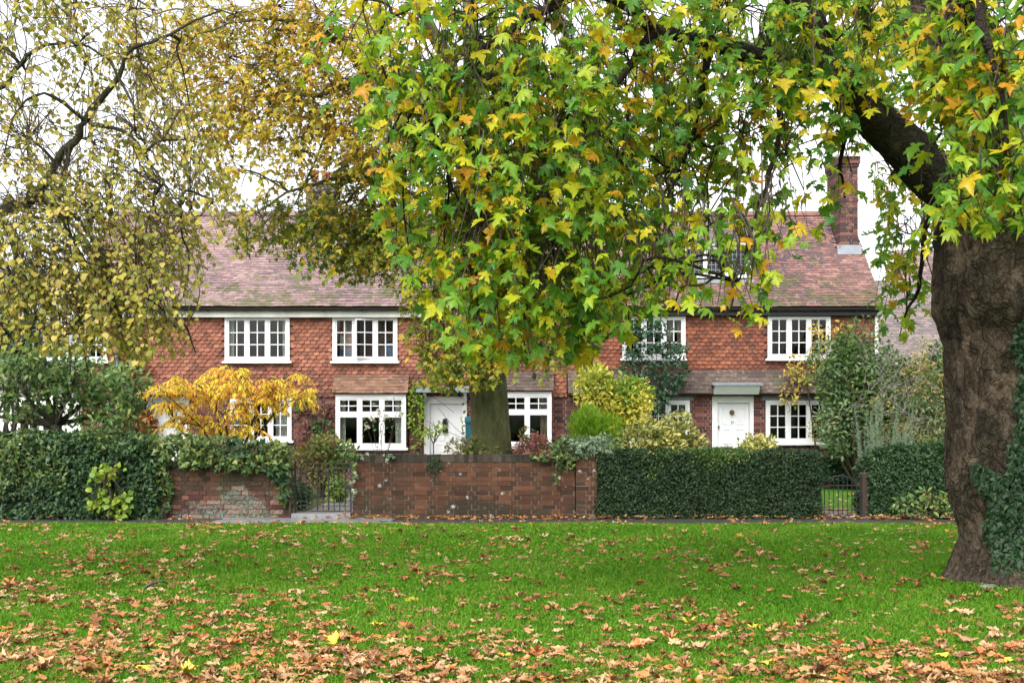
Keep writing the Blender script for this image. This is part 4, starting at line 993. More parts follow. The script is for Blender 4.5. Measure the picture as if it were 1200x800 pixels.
def climber(name, label, catg, polys, Y, tmpls, mat, size, n, thick=.12, stempaths=(), matb=None, hang=.4):
    """leaves on a wall within rough outlines [(px,py,rx,ry,weight)] at depth Y, on clinging stems"""
    w = np.array([q[4] for q in polys], float); pick = rng.choice(len(polys), n, p=w / w.sum())
    A = np.array([q[:4] for q in polys], float)[pick]; r = np.sqrt(rng.random(n)) ; th = rng.uniform(0, 6.283, n)
    px = A[:, 0] + A[:, 2] * r * np.cos(th); py = A[:, 1] + A[:, 3] * r * np.sin(th)
    yy = Y - np.abs(rng.normal(0, thick, n))
    p = np.stack([(px - 600) * Y / F, yy, EYE + (490 - py) * Y / F], 1)
    keep = (lumpy(p, 2.6, 1, Y + n) > -.35) & (p[:, 2] > .03); p = p[keep]; k = len(p)
    c = p.mean(0); t = thing(name, (c[0], Y, 0), label, catg)
    cl = Cloud(); mt = np.zeros(k, int)
    if matb: mt = (lumpy(p, 1.5, 1, 2.) > 0).astype(int)
    scatter(cl, tmpls, p, rnd(k) * .8 + np.array([0, -.2, -hang]), rnd(k) * .6 + np.array([0, -.8, .4]), rng.uniform(.65, 1.3, k) * size, mt)
    for path in stempaths:
        sb = MB(); sb.tube(cat([P(a, b, Y - .04) for a, b in path], 14), np.linspace(.022, .006, 14), 5); sb.build('stem', ['twig'], t)
    sb = MB()
    for q in rng.choice(k, min(k, 26), replace=False):
        e = p[q]; j = p[rng.integers(k)]; dd = j - e
        if np.linalg.norm(dd) > .9: j = e + dd / np.linalg.norm(dd) * .9
        sb.tube(cat([e, (e + j) / 2 + rnd(1)[0] * .06, j], 6), .005, 4)
    if sb.v: sb.build('twigs', ['twig'], t)
    cl.build('foliage', [mat, matb] if matb else [mat], t); return t

# front row
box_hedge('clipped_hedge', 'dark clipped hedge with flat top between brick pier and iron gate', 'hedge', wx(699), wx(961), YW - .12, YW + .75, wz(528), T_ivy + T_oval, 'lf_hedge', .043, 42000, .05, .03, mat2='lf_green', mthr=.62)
box_hedge('rounded_hedge', 'dark glossy hedge with rounded top beside the thick trunk', 'hedge', wx(1021), wx(1190), YW - .05, YW + .9, wz(524), T_ivy + T_oval, 'lf_ivy', .058, 20000, .08, .22)
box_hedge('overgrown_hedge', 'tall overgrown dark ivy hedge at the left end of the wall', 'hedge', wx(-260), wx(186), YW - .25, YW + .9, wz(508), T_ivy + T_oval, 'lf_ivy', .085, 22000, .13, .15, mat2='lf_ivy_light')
climber('ivy', 'ivy draped over the top and both ends of the lime bloomed wall', 'ivy', [(265, 527, 85, 16, 6), (215, 527, 40, 20, 3), (190, 560, 14, 45, 3), (328, 543, 14, 22, 2.5), (334, 566, 6, 26, .8), (300, 540, 40, 12, 2), (250, 540, 40, 9, 1)], YW - .02, T_ivy, 'lf_ivy', .095, 2600, .1, [[(185, 605), (188, 560), (215, 530)], [(340, 606), (338, 570), (320, 535)]], 'lf_ivy_light')
t = climber('ivy', 'grey green ivy spilling over the coping and pier of the brown wall', 'ivy', [(672, 524, 28, 14, 4), (690, 519, 40, 12, 4), (662, 540, 12, 10, 1), (640, 534, 20, 5, .6), (652, 560, 4, 10, .15), (415, 560, 3, 40, .6), (440, 534, 25, 4, .6)], YW - .04, T_ivy, 'lf_grey', .07, 900, .07, [[(672, 520), (665, 540), (660, 555)]], 'lf_ivy_light')
climber('moss', 'dark moss cushion on the coping of the brown wall', 'moss', [(508, 545, 10, 7, 2), (505, 539, 12, 4, 1)], YW - .015, T_oval, 'lf_ivy', .03, 500, .02)
climber('bramble', 'lime green bramble leaves in the dark hedge', 'bramble', [(130, 570, 22, 26, 3), (140, 590, 15, 15, 2), (112, 590, 8, 8, .5), (122, 552, 12, 10, 1)], YW - .36, T_round, 'lf_bright', .085, 230, .06, [[(128, 607), (130, 580), (120, 550)]])
climber('hedge_weeds', 'pale green weeds at the foot of the rounded hedge', 'weeds', [(1060, 592, 16, 13, 2), (1085, 588, 14, 16, 2), (1104, 592, 14, 12, 1.4), (1108, 585, 4, 12, .5)], YW - .14, T_oval, 'lf_cream', .1, 260, .06, [[(1082, 606), (1083, 585)], [(1060, 606), (1058, 588)]])

# gardens, left to right
shrub('evergreen_tree', 'dark broad leaved evergreen beneath the hanging lime branches', 'tree', -110, 92, 325, 430, 25.5, T_oval, 'lf_dark', .17, 2600, 1.3, stemr=.05, ns=8)
# forked garden tree
t = thing('forked_garden_tree', P(62, 570, 23.4) * [1, 1, 0], 'small forked garden tree with pale green leaves above the ivy hedge', 'tree')
tb = MB(); b0 = P(64, 590, 23.4); fk = P(66, 497, 23.4)
tb.tube(cat([b0 * [1, 1, 0], fk * [1, 1, .5] + (.02, 0, 0), fk], 8), np.linspace(.13, .1, 8), 9)
ends = [(0, 466), (22, 452), (38, 425), (62, 412), (88, 440), (112, 452), (140, 470), (-30, 478), (75, 470)]
for ex, ey in ends:
    e = P(ex, ey, 23.4 + rng.uniform(-.9, .9)); mid = fk * .5 + e * .5 + np.array([0, 0, -.08 if ey > 445 else .05]); tb.tube(cat([fk, mid, e], 9), np.linspace(.06, .015, 9), 6)
    for _ in range(5): tb.tube(cat([mid * .4 + e * .6, e + rnd(1)[0] * .25, e + rnd(1)[0] * .55], 6), np.linspace(.014, .005, 6), 4)
tb.build('trunk', ['bark_lime'], t, True)
blobs = [(10, 440, 55, 32, 5), (60, 425, 50, 24, 5), (100, 445, 45, 30, 5), (135, 470, 32, 28, 3), (60, 460, 60, 25, 3), (150, 440, 22, 20, 1.5), (20, 480, 40, 15, 1.2), (120, 492, 40, 14, 2)]
def blobcloud(blobs, Y, dy, n, tm, mats, size, par, name='crown', droop=.4, split=False):
    w = np.array([q[4] for q in blobs], float); pk = rng.choice(len(blobs), n, p=w / w.sum()); A = np.array([q[:4] for q in blobs], float)[pk]
    u = rnd(n) * (rng.random(n) ** .33)[:, None]; yy = Y + u[:, 1] * dy
    p = np.stack([(A[:, 0] + A[:, 2] * u[:, 0] - 600) * Y / F, yy, EYE + (490 - A[:, 1] - A[:, 3] * u[:, 2]) * Y / F], 1)
    k = lumpy(p, 2.1, 1, Y) > -.3; p = p[k]; k = len(p)
    cl = Cloud(); mt = (lumpy(p, 1.2, 1, 3.) > .05).astype(int) if split else np.zeros(k, int)
    scatter(cl, tm, p, rnd(k) * .8 + np.array([0, -.25, -droop]), rnd(k) * .6 + np.array([0, -.45, .7]), rng.uniform(.65, 1.25, k) * size, mt)
    return cl.build(name, mats, par)
blobcloud(blobs, 23.4, .9, 4300, T_oval, ['lf_cream', 'lf_green'], .125, t, split=True)
climber('red_creeper', 'reddening creeper climbing the tile hung wall behind the forked garden tree', 'creeper', [(160, 480, 20, 32, 4), (172, 500, 14, 20, 2), (150, 455, 20, 20, 2), (148, 420, 16, 26, 2.4), (170, 450, 8, 30, 1)], YH - .1, T_ivy, 'lf_red', .12, 1000, .14, [[(160, 565), (158, 500), (150, 430)]], 'lf_green')
# sumac
t = thing('sumac_tree', P(262, 570, 25.2) * [1, 1, 0], 'golden yellow sumac with orange tipped fronds in front of the tiled cottage', 'tree')
tb = MB(); foot = P(272, 585, 25.2) * [1, 1, 0]; heads = []
HB = [(196, 462, 18, 14, 5), (222, 450, 20, 14, 6), (250, 442, 18, 12, 6), (275, 440, 16, 12, 5), (262, 464, 26, 14, 6), (228, 476, 26, 14, 5), (300, 456, 22, 12, 5), (328, 448, 22, 12, 6), (348, 456, 12, 12, 3), (318, 472, 22, 10, 4), (284, 484, 18, 14, 4), (262, 500, 18, 12, 3), (208, 490, 14, 8, 2), (290, 508, 14, 8, 2), (304, 494, 14, 8, 1)]
for cx_, cy_, rx_, ry_, k_ in HB:
    for _ in range(k_): heads.append(P(cx_ + rng.uniform(-1, 1) * rx_, cy_ + rng.uniform(-1, 1) * ry_, 25.2 + rng.uniform(-.8, .8)))
mains = [P(236, 500, 25.1), P(262, 486, 25.), P(292, 494, 25.4), P(208, 502, 25.4), P(320, 486, 25.2), P(250, 462, 25.3), P(306, 470, 24.9)]
for m_ in mains: tb.tube(cat([foot + rnd(1)[0] * [.12, .12, 0], foot * [.6, .6, 0] + m_ * [.4, .4, .55] + rnd(1)[0] * .06, m_], 9), np.linspace(.036, .02, 9), 7)
for e in heads:
    j = min(mains, key=lambda q: np.linalg.norm(q - e) + (q[2] > e[2]) * .5); tb.tube(cat([j, j * .5 + e * .5 + rnd(1)[0] * .06, e], 7), np.linspace(.014, .008, 7), 5)
tb.build('trunk', ['bark_lime'], t, True)
cl = Cloud(); rach = MB()
for e in heads:
    for f_ in range(rng.integers(5, 9)):
        az = f_ * 2.4 + rng.uniform(-.8, .8); L = rng.uniform(.24, .52); out = np.array([math.cos(az), math.sin(az), 0.]); lift = rng.uniform(.1, .75); fall = rng.uniform(.5, 1.05)
        u = np.linspace(0, 1, 11); curve = e + out * (L * u * rng.uniform(.7, 1))[:, None] + np.array([0, 0, 1]) * (L * (lift * u - fall * u * u))[:, None] + np.cross(out, [0, 0, 1]) * (rng.normal(0, .12) * L * u * u)[:, None]
        rach.tube(curve[::2], .004, 4)
        tang = unit(np.gradient(curve, axis=0)); sd = unit(np.cross(tang, [0, 0, 1]))
        for s_ in (-1, 1):
            p = curve[2:] + rng.normal(0, .008, (9, 3)); k = len(p); ok = rng.random(k) < .9
            d = sd[2:] * s_ * rng.uniform(.35, .9) + tang[2:] * .3 + np.array([0, 0, -.62]) + rng.normal(0, .25, (k, 3))
            sc = .15 * np.sin(np.linspace(.5, 2.7, k)) * rng.uniform(.7, 1.25, k)
            scatter(cl, T_lance, p[ok], d[ok], (np.array([0, -.3, 1.]) + sd[2:] * s_ * .5 + rnd(k) * .5)[ok], sc[ok])
rach.build('leaf_stalks', ['twig'], t); cl.build('crown', ['lf_sumac'], t)
climber('wine_creeper', 'wine red creeper on the ground floor bricks beside the bay window', 'creeper', [(368, 485, 24, 18, 3), (372, 505, 22, 12, 3), (355, 475, 10, 10, 1), (385, 480, 8, 15, 1)], YH - .02, T_ivy, 'lf_wine', .085, 340, .03, [[(368, 560), (366, 500), (360, 478)], [(372, 560), (380, 490), (388, 475)]], 'lf_green')
shrub('hydrangea', 'faded yellow and green shrub rising behind the rusty iron gate', 'shrub', 335, 424, 508, 572, 26, T_oval, 'lf_hydr', .1, 2600, .8, matb='lf_cream')
shrub('round_shrub', 'dark rounded shrub low behind the left side of the iron gate', 'shrub', 338, 368, 556, 600, 22.3, T_oval, 'lf_ivy', .07, 1100, .3)
shrub('low_shrub', 'light green low shrub behind the right side of the iron gate', 'shrub', 378, 412, 556, 592, 24.2, T_oval, 'lf_bright', .08, 900, .35, matb='lf_cream')
climber('climbing_rose', 'green climbing rose on the dark pillar beside the front door', 'rose', [(487, 480, 10, 28, 3), (484, 520, 8, 14, 1), (489, 455, 12, 12, 1.5), (496, 500, 3, 20, .3), (543, 495, 4, 25, .3)], YH - .2, T_oval, 'lf_green', .11, 330, .08, [[(486, 570), (487, 500), (486, 450)]], 'lf_bright')
t = thing('standard_rose', P(507, 575, 27.5) * [1, 1, 0], 'little standard rose on one thin stem in front of the panelled front door', 'rose')
sb = MB(); b0 = P(508, 575, 27.5) * [1, 1, 0]; h0 = P(508, 520, 27.5); stems(sb, b0, [h0], .015, .012, .02); stems(sb, h0, [P(*q, 27.5) for q in ((498, 505), (503, 498), (512, 500), (518, 508), (522, 500), (508, 494))], .01, .004); sb.build('stem', ['twig'], t)
blobcloud([(508, 505, 14, 9, 2), (500, 510, 8, 6, 1), (514, 500, 8, 7, 1)], 27.5, .3, 150, T_oval, ['lf_bright'], .1, t, 'foliage')
t = thing('white_rose', P(445, 575, 28.4) * [1, 1, 0], 'thin leggy white rose bush in front of the first bay window', 'rose')
sb = MB(); b0 = P(446, 580, 28.4) * [1, 1, 0]; tips = [P(*q, 28.4 + rng.uniform(-.3, .3)) for q in ((430, 500), (436, 490), (444, 482), (446, 500), (452, 488), (466, 478), (470, 486), (460, 505))]; stems(sb, b0, tips, .01, .004, .08); sb.build('stems', ['twig'], t)
cl = Cloud(); p = np.concatenate([q + rng.normal(0, .13, (9, 3)) for q in tips]); k = len(p); scatter(cl, T_oval, p, rnd(k), rnd(k) + [0, -.6, .4], .075); cl.build('foliage', ['lf_cream'], t)
fb = MB(); cl = Cloud()
for q in tips[::2] + tips[1:3]: 
    k = 14; u = rnd(k); cl.add(T_round[0], q + u * .01, u, rnd(k), .055)
cl.build('flowers', ['lf_rose'], t)
shrub('spiraea', 'yellow green bush behind the wall in front of the tree trunk', 'shrub', 523, 590, 508, 560, 22., T_oval, 'lf_cream', .075, 1500, .4, matb='lf_hydr')
t = shrub('pink_hydrangea', 'hydrangea with faded pink flower heads behind the brown wall', 'shrub', 598, 650, 503, 560, 22., T_oval, 'lf_hydr', .1, 620, .4)
cl = Cloud()
for hx_, hy_ in ((606, 527), (612, 520), (620, 530), (624, 520), (632, 528), (636, 515), (642, 524), (628, 512), (616, 534), (640, 534)):
    c0 = P(hx_, hy_, 21.75 + rng.uniform(-.1, .1)); k = 70; u = rnd(k); u[:, 1] = -np.abs(u[:, 1]) * .6; scatter(cl, T_round, c0 + u * .075, rnd(k), u + rnd(k) * .3, .04)
cl.build('flowers', ['lf_pink'], t)
shrub('golden_shrub', 'large golden yellow shrub between the two cottages', 'shrub', 655, 765, 412, 535, 26.5, T_oval, 'lf_golden', .1, 7500, .9, matb='lf_bright', open_=.16, ns=20)
shrub('bright_conifer', 'vivid lime green feathery conifer below the golden shrub', 'conifer', 660, 728, 472, 545, 24.6, T_needle, 'lf_conifer', .12, 4200, .5, updir=1.1, open_=.2)
shrub('ivy_mound', 'grey green ivy mound behind the brick pier', 'ivy', 640, 735, 506, 575, 22.4, T_ivy, 'lf_grey', .065, 2200, .5, matb='lf_ivy_light')
climber('dark_climber', 'dark green climber covering a window of the dormer cottage', 'climber', [(742, 395, 14, 24, 2.2), (765, 385, 22, 12, 1.2), (745, 435, 22, 24, 3), (775, 445, 26, 22, 4), (790, 430, 16, 25, 2), (760, 470, 26, 14, 2), (780, 408, 26, 8, 1.6), (735, 480, 14, 16, 1)], YH - .45, T_oval, 'lf_dark', .11, 1700, .15, [[(770, 570), (768, 480), (770, 400)], [(750, 570), (745, 460), (742, 380)]])
shrub('variegated_shrub', 'broad cream and green variegated shrub behind the clipped hedge', 'shrub', 726, 832, 480, 560, 23.6, T_oval, 'lf_vari', .1, 3600, .7)
shrub('variegated_bush', 'low cream variegated bush in front of the four panelled door', 'shrub', 836, 928, 508, 570, 23.2, T_oval, 'lf_vari', .1, 2200, .5, open_=.12)
climber('yellow_climber', 'yellow autumn climber trailing between the two right hand windows', 'climber', [(940, 432, 22, 18, 3), (925, 460, 12, 22, 2), (960, 405, 14, 28, 2), (985, 395, 14, 20, 1.5), (955, 500, 12, 18, 1.2), (930, 440, 16, 10, 1.5), (957, 384, 12, 8, .6)], YH - .3, T_oval, 'lf_yelclimb', .095, 700, .14, [[(962, 570), (950, 480), (945, 430), (960, 385)]])
shrub('evergreen_shrub', 'large mid green shrub against the corner of the dormer cottage', 'shrub', 936, 1078, 382, 566, 28.3, T_oval, 'lf_soft', .105, 11500, 1.1, matb='lf_green', stemr=.03)
t = shrub('bare_shrub', 'greyish half bare shrub with a tangle of thin twigs beside the trunk', 'shrub', 1005, 1140, 392, 566, 27.2, T_oval, 'lf_soft', .085, 8000, 1.2, matb='lf_hydr', stemr=.02, ns=12, twig='twig_grey', open_=.1)
sb = MB(); foot = P(1065, 560, 27.2) * [1, 1, 0]
for _ in range(220):
    a = P(rng.uniform(1010, 1128), rng.uniform(415, 520), 27 + rng.uniform(-1.2, .4)); dd = unit(rnd(1)[0] + np.array([0, 0, .5])); L = rng.uniform(.3, .8)
    sb.tube(cat([a, a + dd * L * .5 + rnd(1)[0] * .06, a + dd * L + np.array([0, 0, -.1])], 6), np.linspace(.007, .003, 6), 4)
sb.build('twigs', ['twig_grey'], t)
shrub('background_laurel', 'dark laurel behind the twiggy shrub and the barn roof edge', 'shrub', 1030, 1200, 372, 590, 29.2, T_oval, 'lf_dark', .14, 13000, 1.0, open_=-.4, matb='lf_green', stemr=.03)
shrub('shaded_shrub', 'low dark shrub against the cottage wall beyond the arched gate', 'shrub', 944, 1026, 528, 576, 29.2, T_oval, 'lf_dark', .11, 2400, .5, matb='lf_green')
# spiky pale perennials
t = thing('spiky_perennial', P(1030, 575, 22.6) * [1, 1, 0], 'clump of pale grey green feathery spires in front of the twiggy shrub', 'plant')
sb = MB(); cl = Cloud()
for i in range(26):
    bx = rng.uniform(1000, 1076); tp = rng.uniform(462, 510) + (0 if bx < 1045 else 6); yy = 22.6 + rng.uniform(-.3, .4)
    b0 = P(bx + (1032 - bx) * .4, 575, yy) * [1, 1, 0]; e = P(bx, tp, yy); cv = cat([b0, b0 * .5 + e * .5 + rnd(1)[0] * .03, e], 16); sb.tube(cv, np.linspace(.007, .003, 16), 4)
    k = 240; q = rng.uniform(.3, 1, k); pp = np.stack([np.interp(q, np.linspace(0, 1, 16), cv[:, j]) for j in range(3)], 1); u = rnd(k); u[:, 2] = np.abs(u[:, 2]) + .35
    cl.add(T_needle[0], pp, u, rnd(k), .125 * (1.25 - q))
sb.build('stems', ['lf_grey'], t); cl.build('foliage', ['lf_grey'], t)
# ------------------------------------------------------------------ the three big trees
def loft(name, rings, sides, n, amp, mat, par, seed=0., cap=False, ridges=0., fine=.02, lumps=()):
    """trunk or limb from (x, y, z, r) stations with an uneven bark outline"""
    R = cat(np.array(rings, float), n); V = []; 
    T_ = unit(np.gradient(R[:, :3], axis=0))
    for i in range(n):
        d = T_[i]; a = unit(np.cross(d, [0, 1, .02])); b = np.cross(d, a)
        for j in range(sides):
            th = 2 * math.pi * j / sides; u = math.cos(th) * a + math.sin(th) * b; r = R[i, 3]; q = R[i, :3] + u * r
            r *= 1 + amp * noise.noise(Vector((u[0] * 1.4 + seed, u[1] * 1.4, R[i, 2] * .8))) + amp * .5 * noise.noise(Vector((u[0] * 3 + seed, u[1] * 3, R[i, 2] * 2.2)))
            r += ridges * abs(noise.noise(Vector((u[0] * 9 + seed, u[1] * 9, R[i, 2] * 1.6)))) + fine * noise.noise(Vector((q[0] * 14, q[1] * 14, q[2] * 9)))
            for (lx, ly, lz, lr, la) in lumps:
                dd = np.linalg.norm(q - np.array([lx, ly, lz])) / lr
                if dd < 2.5: r += la * math.exp(-dd * dd)
            p = R[i, :3] + u * r; V.append(tuple(p))
    f = [(i * sides + j, i * sides + (j + 1) % sides, (i + 1) * sides + (j + 1) % sides, (i + 1) * sides + j) for i in range(n - 1) for j in range(sides)]
    f.append(tuple((n - 1) * sides + j for j in range(sides))); f.append(tuple(range(sides))[::-1])
    me = bpy.data.meshes.new(name); me.from_pydata(V, [], f); me.polygons.foreach_set('use_smooth', np.ones(len(f), bool)); me.update()
    return link(name, me, [mat], par)

class Tree:
    def __init__(s, name, pos, label, par_mat):
        s.t = thing(name, pos, label, 'tree'); s.bottom = None; s.limbs = []; s.mb = MB(); s.cl = Cloud(); s.tw = MB(); s.bm = par_mat
    def limb(s, pts, r0, r1, n=14, sides=9):
        c = cat(pts, n); 
        for i in range(1, n - 1): c[i] += rnd(1)[0] * min(.05, r0 * .35)
        s.mb.tube(c, np.linspace(r0, r1, n) * (1 + .12 * rng.normal(size=n)), sides); s.limbs.append(c); return c
    def bough(s, cx, cy, rx, ry, n, Ya, Yb, style, mat=0, twigs=True):
        Y = (Ya + Yb) / 2; c = P(cx, cy, Y); sc = np.array([rx * Y / F, (Yb - Ya) / 2, ry * Y / F])
        allp = np.concatenate(s.limbs); up = c + np.array([0, 0, sc[2] * .5]); jn = allp[np.argmin(np.linalg.norm(allp - up, axis=1) + np.where(allp[:, 2] < up[2] - .3, 1., 0))]
        far = np.linalg.norm(up - jn); br = cat([jn, jn * .7 + up * .3 + rnd(1)[0] * .12 * far + np.array([0, 0, .16 * far]), jn * .35 + up * .65 + rnd(1)[0] * .12 * far + np.array([0, 0, .12 * far]), up, c + np.array([0, 0, -.1]) + rnd(1)[0] * .15], 14)
        s.mb.tube(br, np.linspace(style['br'], .005, 14), 6)
        root = br[4:]
        for _ in range(max(1, int(n * style.get('cnt', 1)))):
            u = rnd(1)[0] * rng.random() ** .4; mid = c + u * sc
            L = rng.uniform(*style['len']); dr = unit(style['dir'] + rnd(1)[0] * style['spread'] + u * style.get('out', .3))
            if s.bottom:
                q = mid + dr * L * .5; low = EYE + (490 - np.interp(600 + F * q[0] / q[1], *s.bottom)) * q[1] / F + .14
                if q[2] < low: mid = mid + np.array([0, 0, low - q[2]])
            a = mid - dr * L * .5; b = mid + dr * L * .5 + np.array([0, 0, -style['sag'] * L])
            pts = cat([a, mid + rnd(1)[0] * .05 * L, b], 9)
            s.tw.tube(pts, np.linspace(style['tr'], style['tr'] * .45, 9), 3, cap=False)
            j = root[np.argmin(np.linalg.norm(root - a, axis=1))]
            if twigs and np.linalg.norm(j - a) < style.get('reach', 1.6):
                s.tw.tube(cat([j, (j + a) / 2 + rnd(1)[0] * .08 * L + np.array([0, 0, .04]), a], 6), np.linspace(style['tr'] * 1.5, style['tr'], 6), 3, cap=False)
            k = max(3, int(L / style['gap'])); tt = np.linspace(.08, 1, k) + rng.normal(0, .02, k)
            p = np.stack([np.interp(tt, np.linspace(0, 1, 9), pts[:, q]) for q in range(3)], 1)
            az = rng.uniform(0, 6.283) + np.arange(k) * 2.6; side = np.stack([np.cos(az), np.sin(az), 0 * az], 1)
            d = side * .75 + dr * .45 + np.array([0, 0, -style['hang']]) + rnd(k) * .3
            nn = side * .35 + np.array([0, -.55, style.get('nup', .75)]) + rnd(k) * style['tilt']
            flag = rng.random(k) < style['density']
            cs = style.get('clump')
            if cs: flag &= np.array([noise.noise(Vector((q[0] * cs, q[1] * cs, q[2] * cs * 1.7))) for q in p]) > style['cut']
            scatter(s.cl, style['tm'], p[flag], d[flag], nn[flag], rng.uniform(*style['size'], k)[flag] * rng.choice([.7, 1, 1, 1.1]), mat)
    def done(s, mats, tm='twig'):
        s.mb.build('limbs', [s.bm], s.t, True); s.tw.build('twigs', [tm], s.t); s.cl.build('crown', mats, s.t); return s.t

# --- thick plane tree in front, its limbs reaching over the lawn
base = P(1186, 690, 12.0)
BOT = ([430, 460, 480, 520, 560, 620, 680, 720, 750, 790, 830, 870, 910, 950, 1000, 1040, 1080, 1100, 1200], [150, 320, 350, 400, 432, 430, 428, 410, 385, 358, 378, 402, 350, 275, 395, 405, 400, 285, 268])
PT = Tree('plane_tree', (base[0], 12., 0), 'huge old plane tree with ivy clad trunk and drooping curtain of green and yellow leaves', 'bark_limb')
PT.bottom = BOT
def tr(px, py, rpx, Y=12.): q = P(px, py, Y); return (q[0], q[1], q[2], rpx * Y / F)
rings = [tr(1184, 712, 92), tr(1184, 690, 82), tr(1184, 665, 66), tr(1186, 630, 57), tr(1184, 590, 64), tr(1184, 560, 70), tr(1184, 520, 71), tr(1186, 460, 72), tr(1187, 400, 75), tr(1186, 360, 84), tr(1190, 320, 87), tr(1194, 280, 90), tr(1190, 240, 88), tr(1185, 205, 72), tr(1170, 160, 52), tr(1140, 100, 42), tr(1110, 40, 38), tr(1085, -30, 34), tr(1060, -120, 26)]
lz = lambda px, py, r, a: (*P(px, py, 11.35), r, a)
loft('trunk', rings, 160, 340, .07, 'bark_plane', PT.t, 3., ridges=.045, fine=.02,
     lumps=[lz(1118, 345, .2, .14), lz(1150, 388, .16, -.15), lz(1180, 352, .2, .1), lz(1116, 560, .16, .06), lz(1150, 500, .12, -.05), lz(1190, 700, .3, .15), (3.98, 11.8, .05, .25, .16), lz(1160, 300, .12, .06)])
PT.limbs.append(cat([P(1170, 160, 12), P(1110, 40, 12), P(1060, -120, 12)], 20))
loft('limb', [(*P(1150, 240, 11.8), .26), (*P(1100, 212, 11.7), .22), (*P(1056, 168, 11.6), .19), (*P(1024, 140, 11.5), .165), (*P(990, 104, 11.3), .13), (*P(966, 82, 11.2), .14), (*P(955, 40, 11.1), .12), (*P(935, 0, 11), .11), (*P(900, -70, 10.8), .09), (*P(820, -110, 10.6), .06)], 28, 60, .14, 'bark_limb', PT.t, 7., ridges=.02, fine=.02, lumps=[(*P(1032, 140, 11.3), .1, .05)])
PT.limbs.append(cat([P(1024, 140, 11.5), P(966, 82, 11.2), P(935, 0, 11), P(900, -70, 10.8), P(820, -110, 10.6)], 30))
PT.limb([P(966, 90, 11.2), P(900, 70, 11), P(830, 50, 10.8), P(770, 40, 10.6), P(735, 82, 10.4), P(700, 106, 10.2), P(650, 120, 10)], .08, .012, 22)
PT.limb([P(900, -70, 10.8), P(760, -60, 10.3), P(640, -40, 10), P(540, -20, 9.8), P(460, 20, 9.6)], .075, .006, 20)
PT.limb([P(770, 40, 10.6), P(700, -10, 10.2), P(610, 30, 9.8), P(540, 80, 9.6), P(490, 130, 9.6)], .05, .006, 18)
PT.limb([P(905, 72, 11), P(915, 140, 10.7), P(900, 210, 10.4), P(880, 270, 10), P(866, 330, 9.8)], .03, .007, 16, 6)
PT.limb([P(835, 50, 10.8), P(815, 140, 11), P(800, 200, 11.2)], .04, .015, 10, 7)
PT.limb([P(1010, 125, 11.4), P(985, 180, 11.6), P(990, 232, 11.6)], .03, .01, 10, 6)
PT.limb([P(1215, 240, 12.2), P(1290, 170, 12.5), P(1400, 60, 13)], .28, .12, 14, 12)
PT.limb([P(1110, 210, 12.4), P(1085, 262, 12.8), P(1078, 330, 12.9), P(1060, 372, 12.9)], .035, .012, 12, 6)
PT.limb([P(1170, 150, 11.6), P(1150, 60, 10.4), P(1130, -30, 9.4), P(1160, 60, 8.8)], .12, .03, 14, 8)
PT.limb([P(1160, 60, 8.8), P(1180, 150, 8.7), P(1165, 230, 8.7)], .02, .008, 8, 6)
PL_ = dict(len=(.45, 1.05), dir=np.array([0, -.15, -1.]), spread=.45, sag=.05, tr=.0055, gap=.066, hang=.3, tilt=.85, density=.88, tm=T_plane, size=(.065, .14), br=.012, out=.4, nup=1.5, cnt=1.05, clump=1.9, cut=-.24)
PS_ = dict(PL_, density=.7, len=(.5, 1.0))
FR = [(425, 30, 55, 50, 6, 9.2, 10.6), (450, 110, 45, 50, 6, 9.2, 10.6), (455, 190, 45, 45, 6, 9.2, 10.6), (462, 255, 36, 40, 5, 9.2, 10.6), (480, 315, 34, 30, 4, 9.3, 10.6), (490, 30, 70, 70, 17, 9, 10.6), (560, 60, 80, 80, 44, 8.8, 11), (640, 60, 90, 80, 46, 8.8, 11.2), (740, 40, 90, 70, 44, 9, 12), (850, 30, 90, 60, 42, 9.3, 12.5),
      (508, 130, 64, 60, 16, 9, 10.8), (580, 150, 80, 70, 44, 8.8, 11), (660, 170, 80, 80, 46, 8.9, 11.2), (735, 150, 60, 70, 28, 9.5, 12), (810, 110, 70, 60, 30, 10, 12.8), (885, 90, 60, 60, 26, 10, 12.8),
      (508, 215, 55, 55, 15, 9.2, 10.8), (570, 235, 75, 60, 40, 8.9, 11), (650, 250, 75, 70, 42, 8.9, 11.2), (725, 235, 45, 70, 20, 9.6, 12), (800, 200, 60, 55, 15, 10, 12.8), (870, 180, 60, 50, 13, 10, 12.8),
      (520, 300, 45, 40, 15, 9.4, 10.8), (580, 320, 65, 50, 30, 9, 11), (650, 330, 65, 55, 32, 9, 11.2), (715, 310, 45, 60, 17, 9.6, 12), (775, 275, 45, 50, 9, 9.9, 12), (830, 255, 45, 35, 4, 10, 12),
      (560, 378, 50, 30, 15, 9.2, 10.6), (620, 388, 55, 28, 18, 9.2, 10.8), (680, 380, 45, 28, 12, 9.3, 11), (735, 352, 35, 30, 6, 9.5, 11), (884, 310, 26, 48, 6, 9.2, 10.4), (905, 262, 30, 36, 6, 9.3, 10.6), (855, 372, 38, 18, 7, 9.2, 9.9), (800, 345, 36, 18, 5, 9.3, 10.4), (800, 310, 40, 30, 7, 9.6, 11.5), (760, 330, 35, 30, 7, 9.4, 11), (840, 200, 60, 50, 8, 10.2, 12.6), (930, 215, 26, 40, 6, 9.8, 11.5), (780, 240, 50, 60, 9, 9.8, 12.4), (890, 130, 60, 60, 14, 10.5, 13), (925, 150, 36, 50, 9, 10.5, 12.5)]
for b in FR: PT.bough(*b, PL_ if b[4] > 9 else PS_)
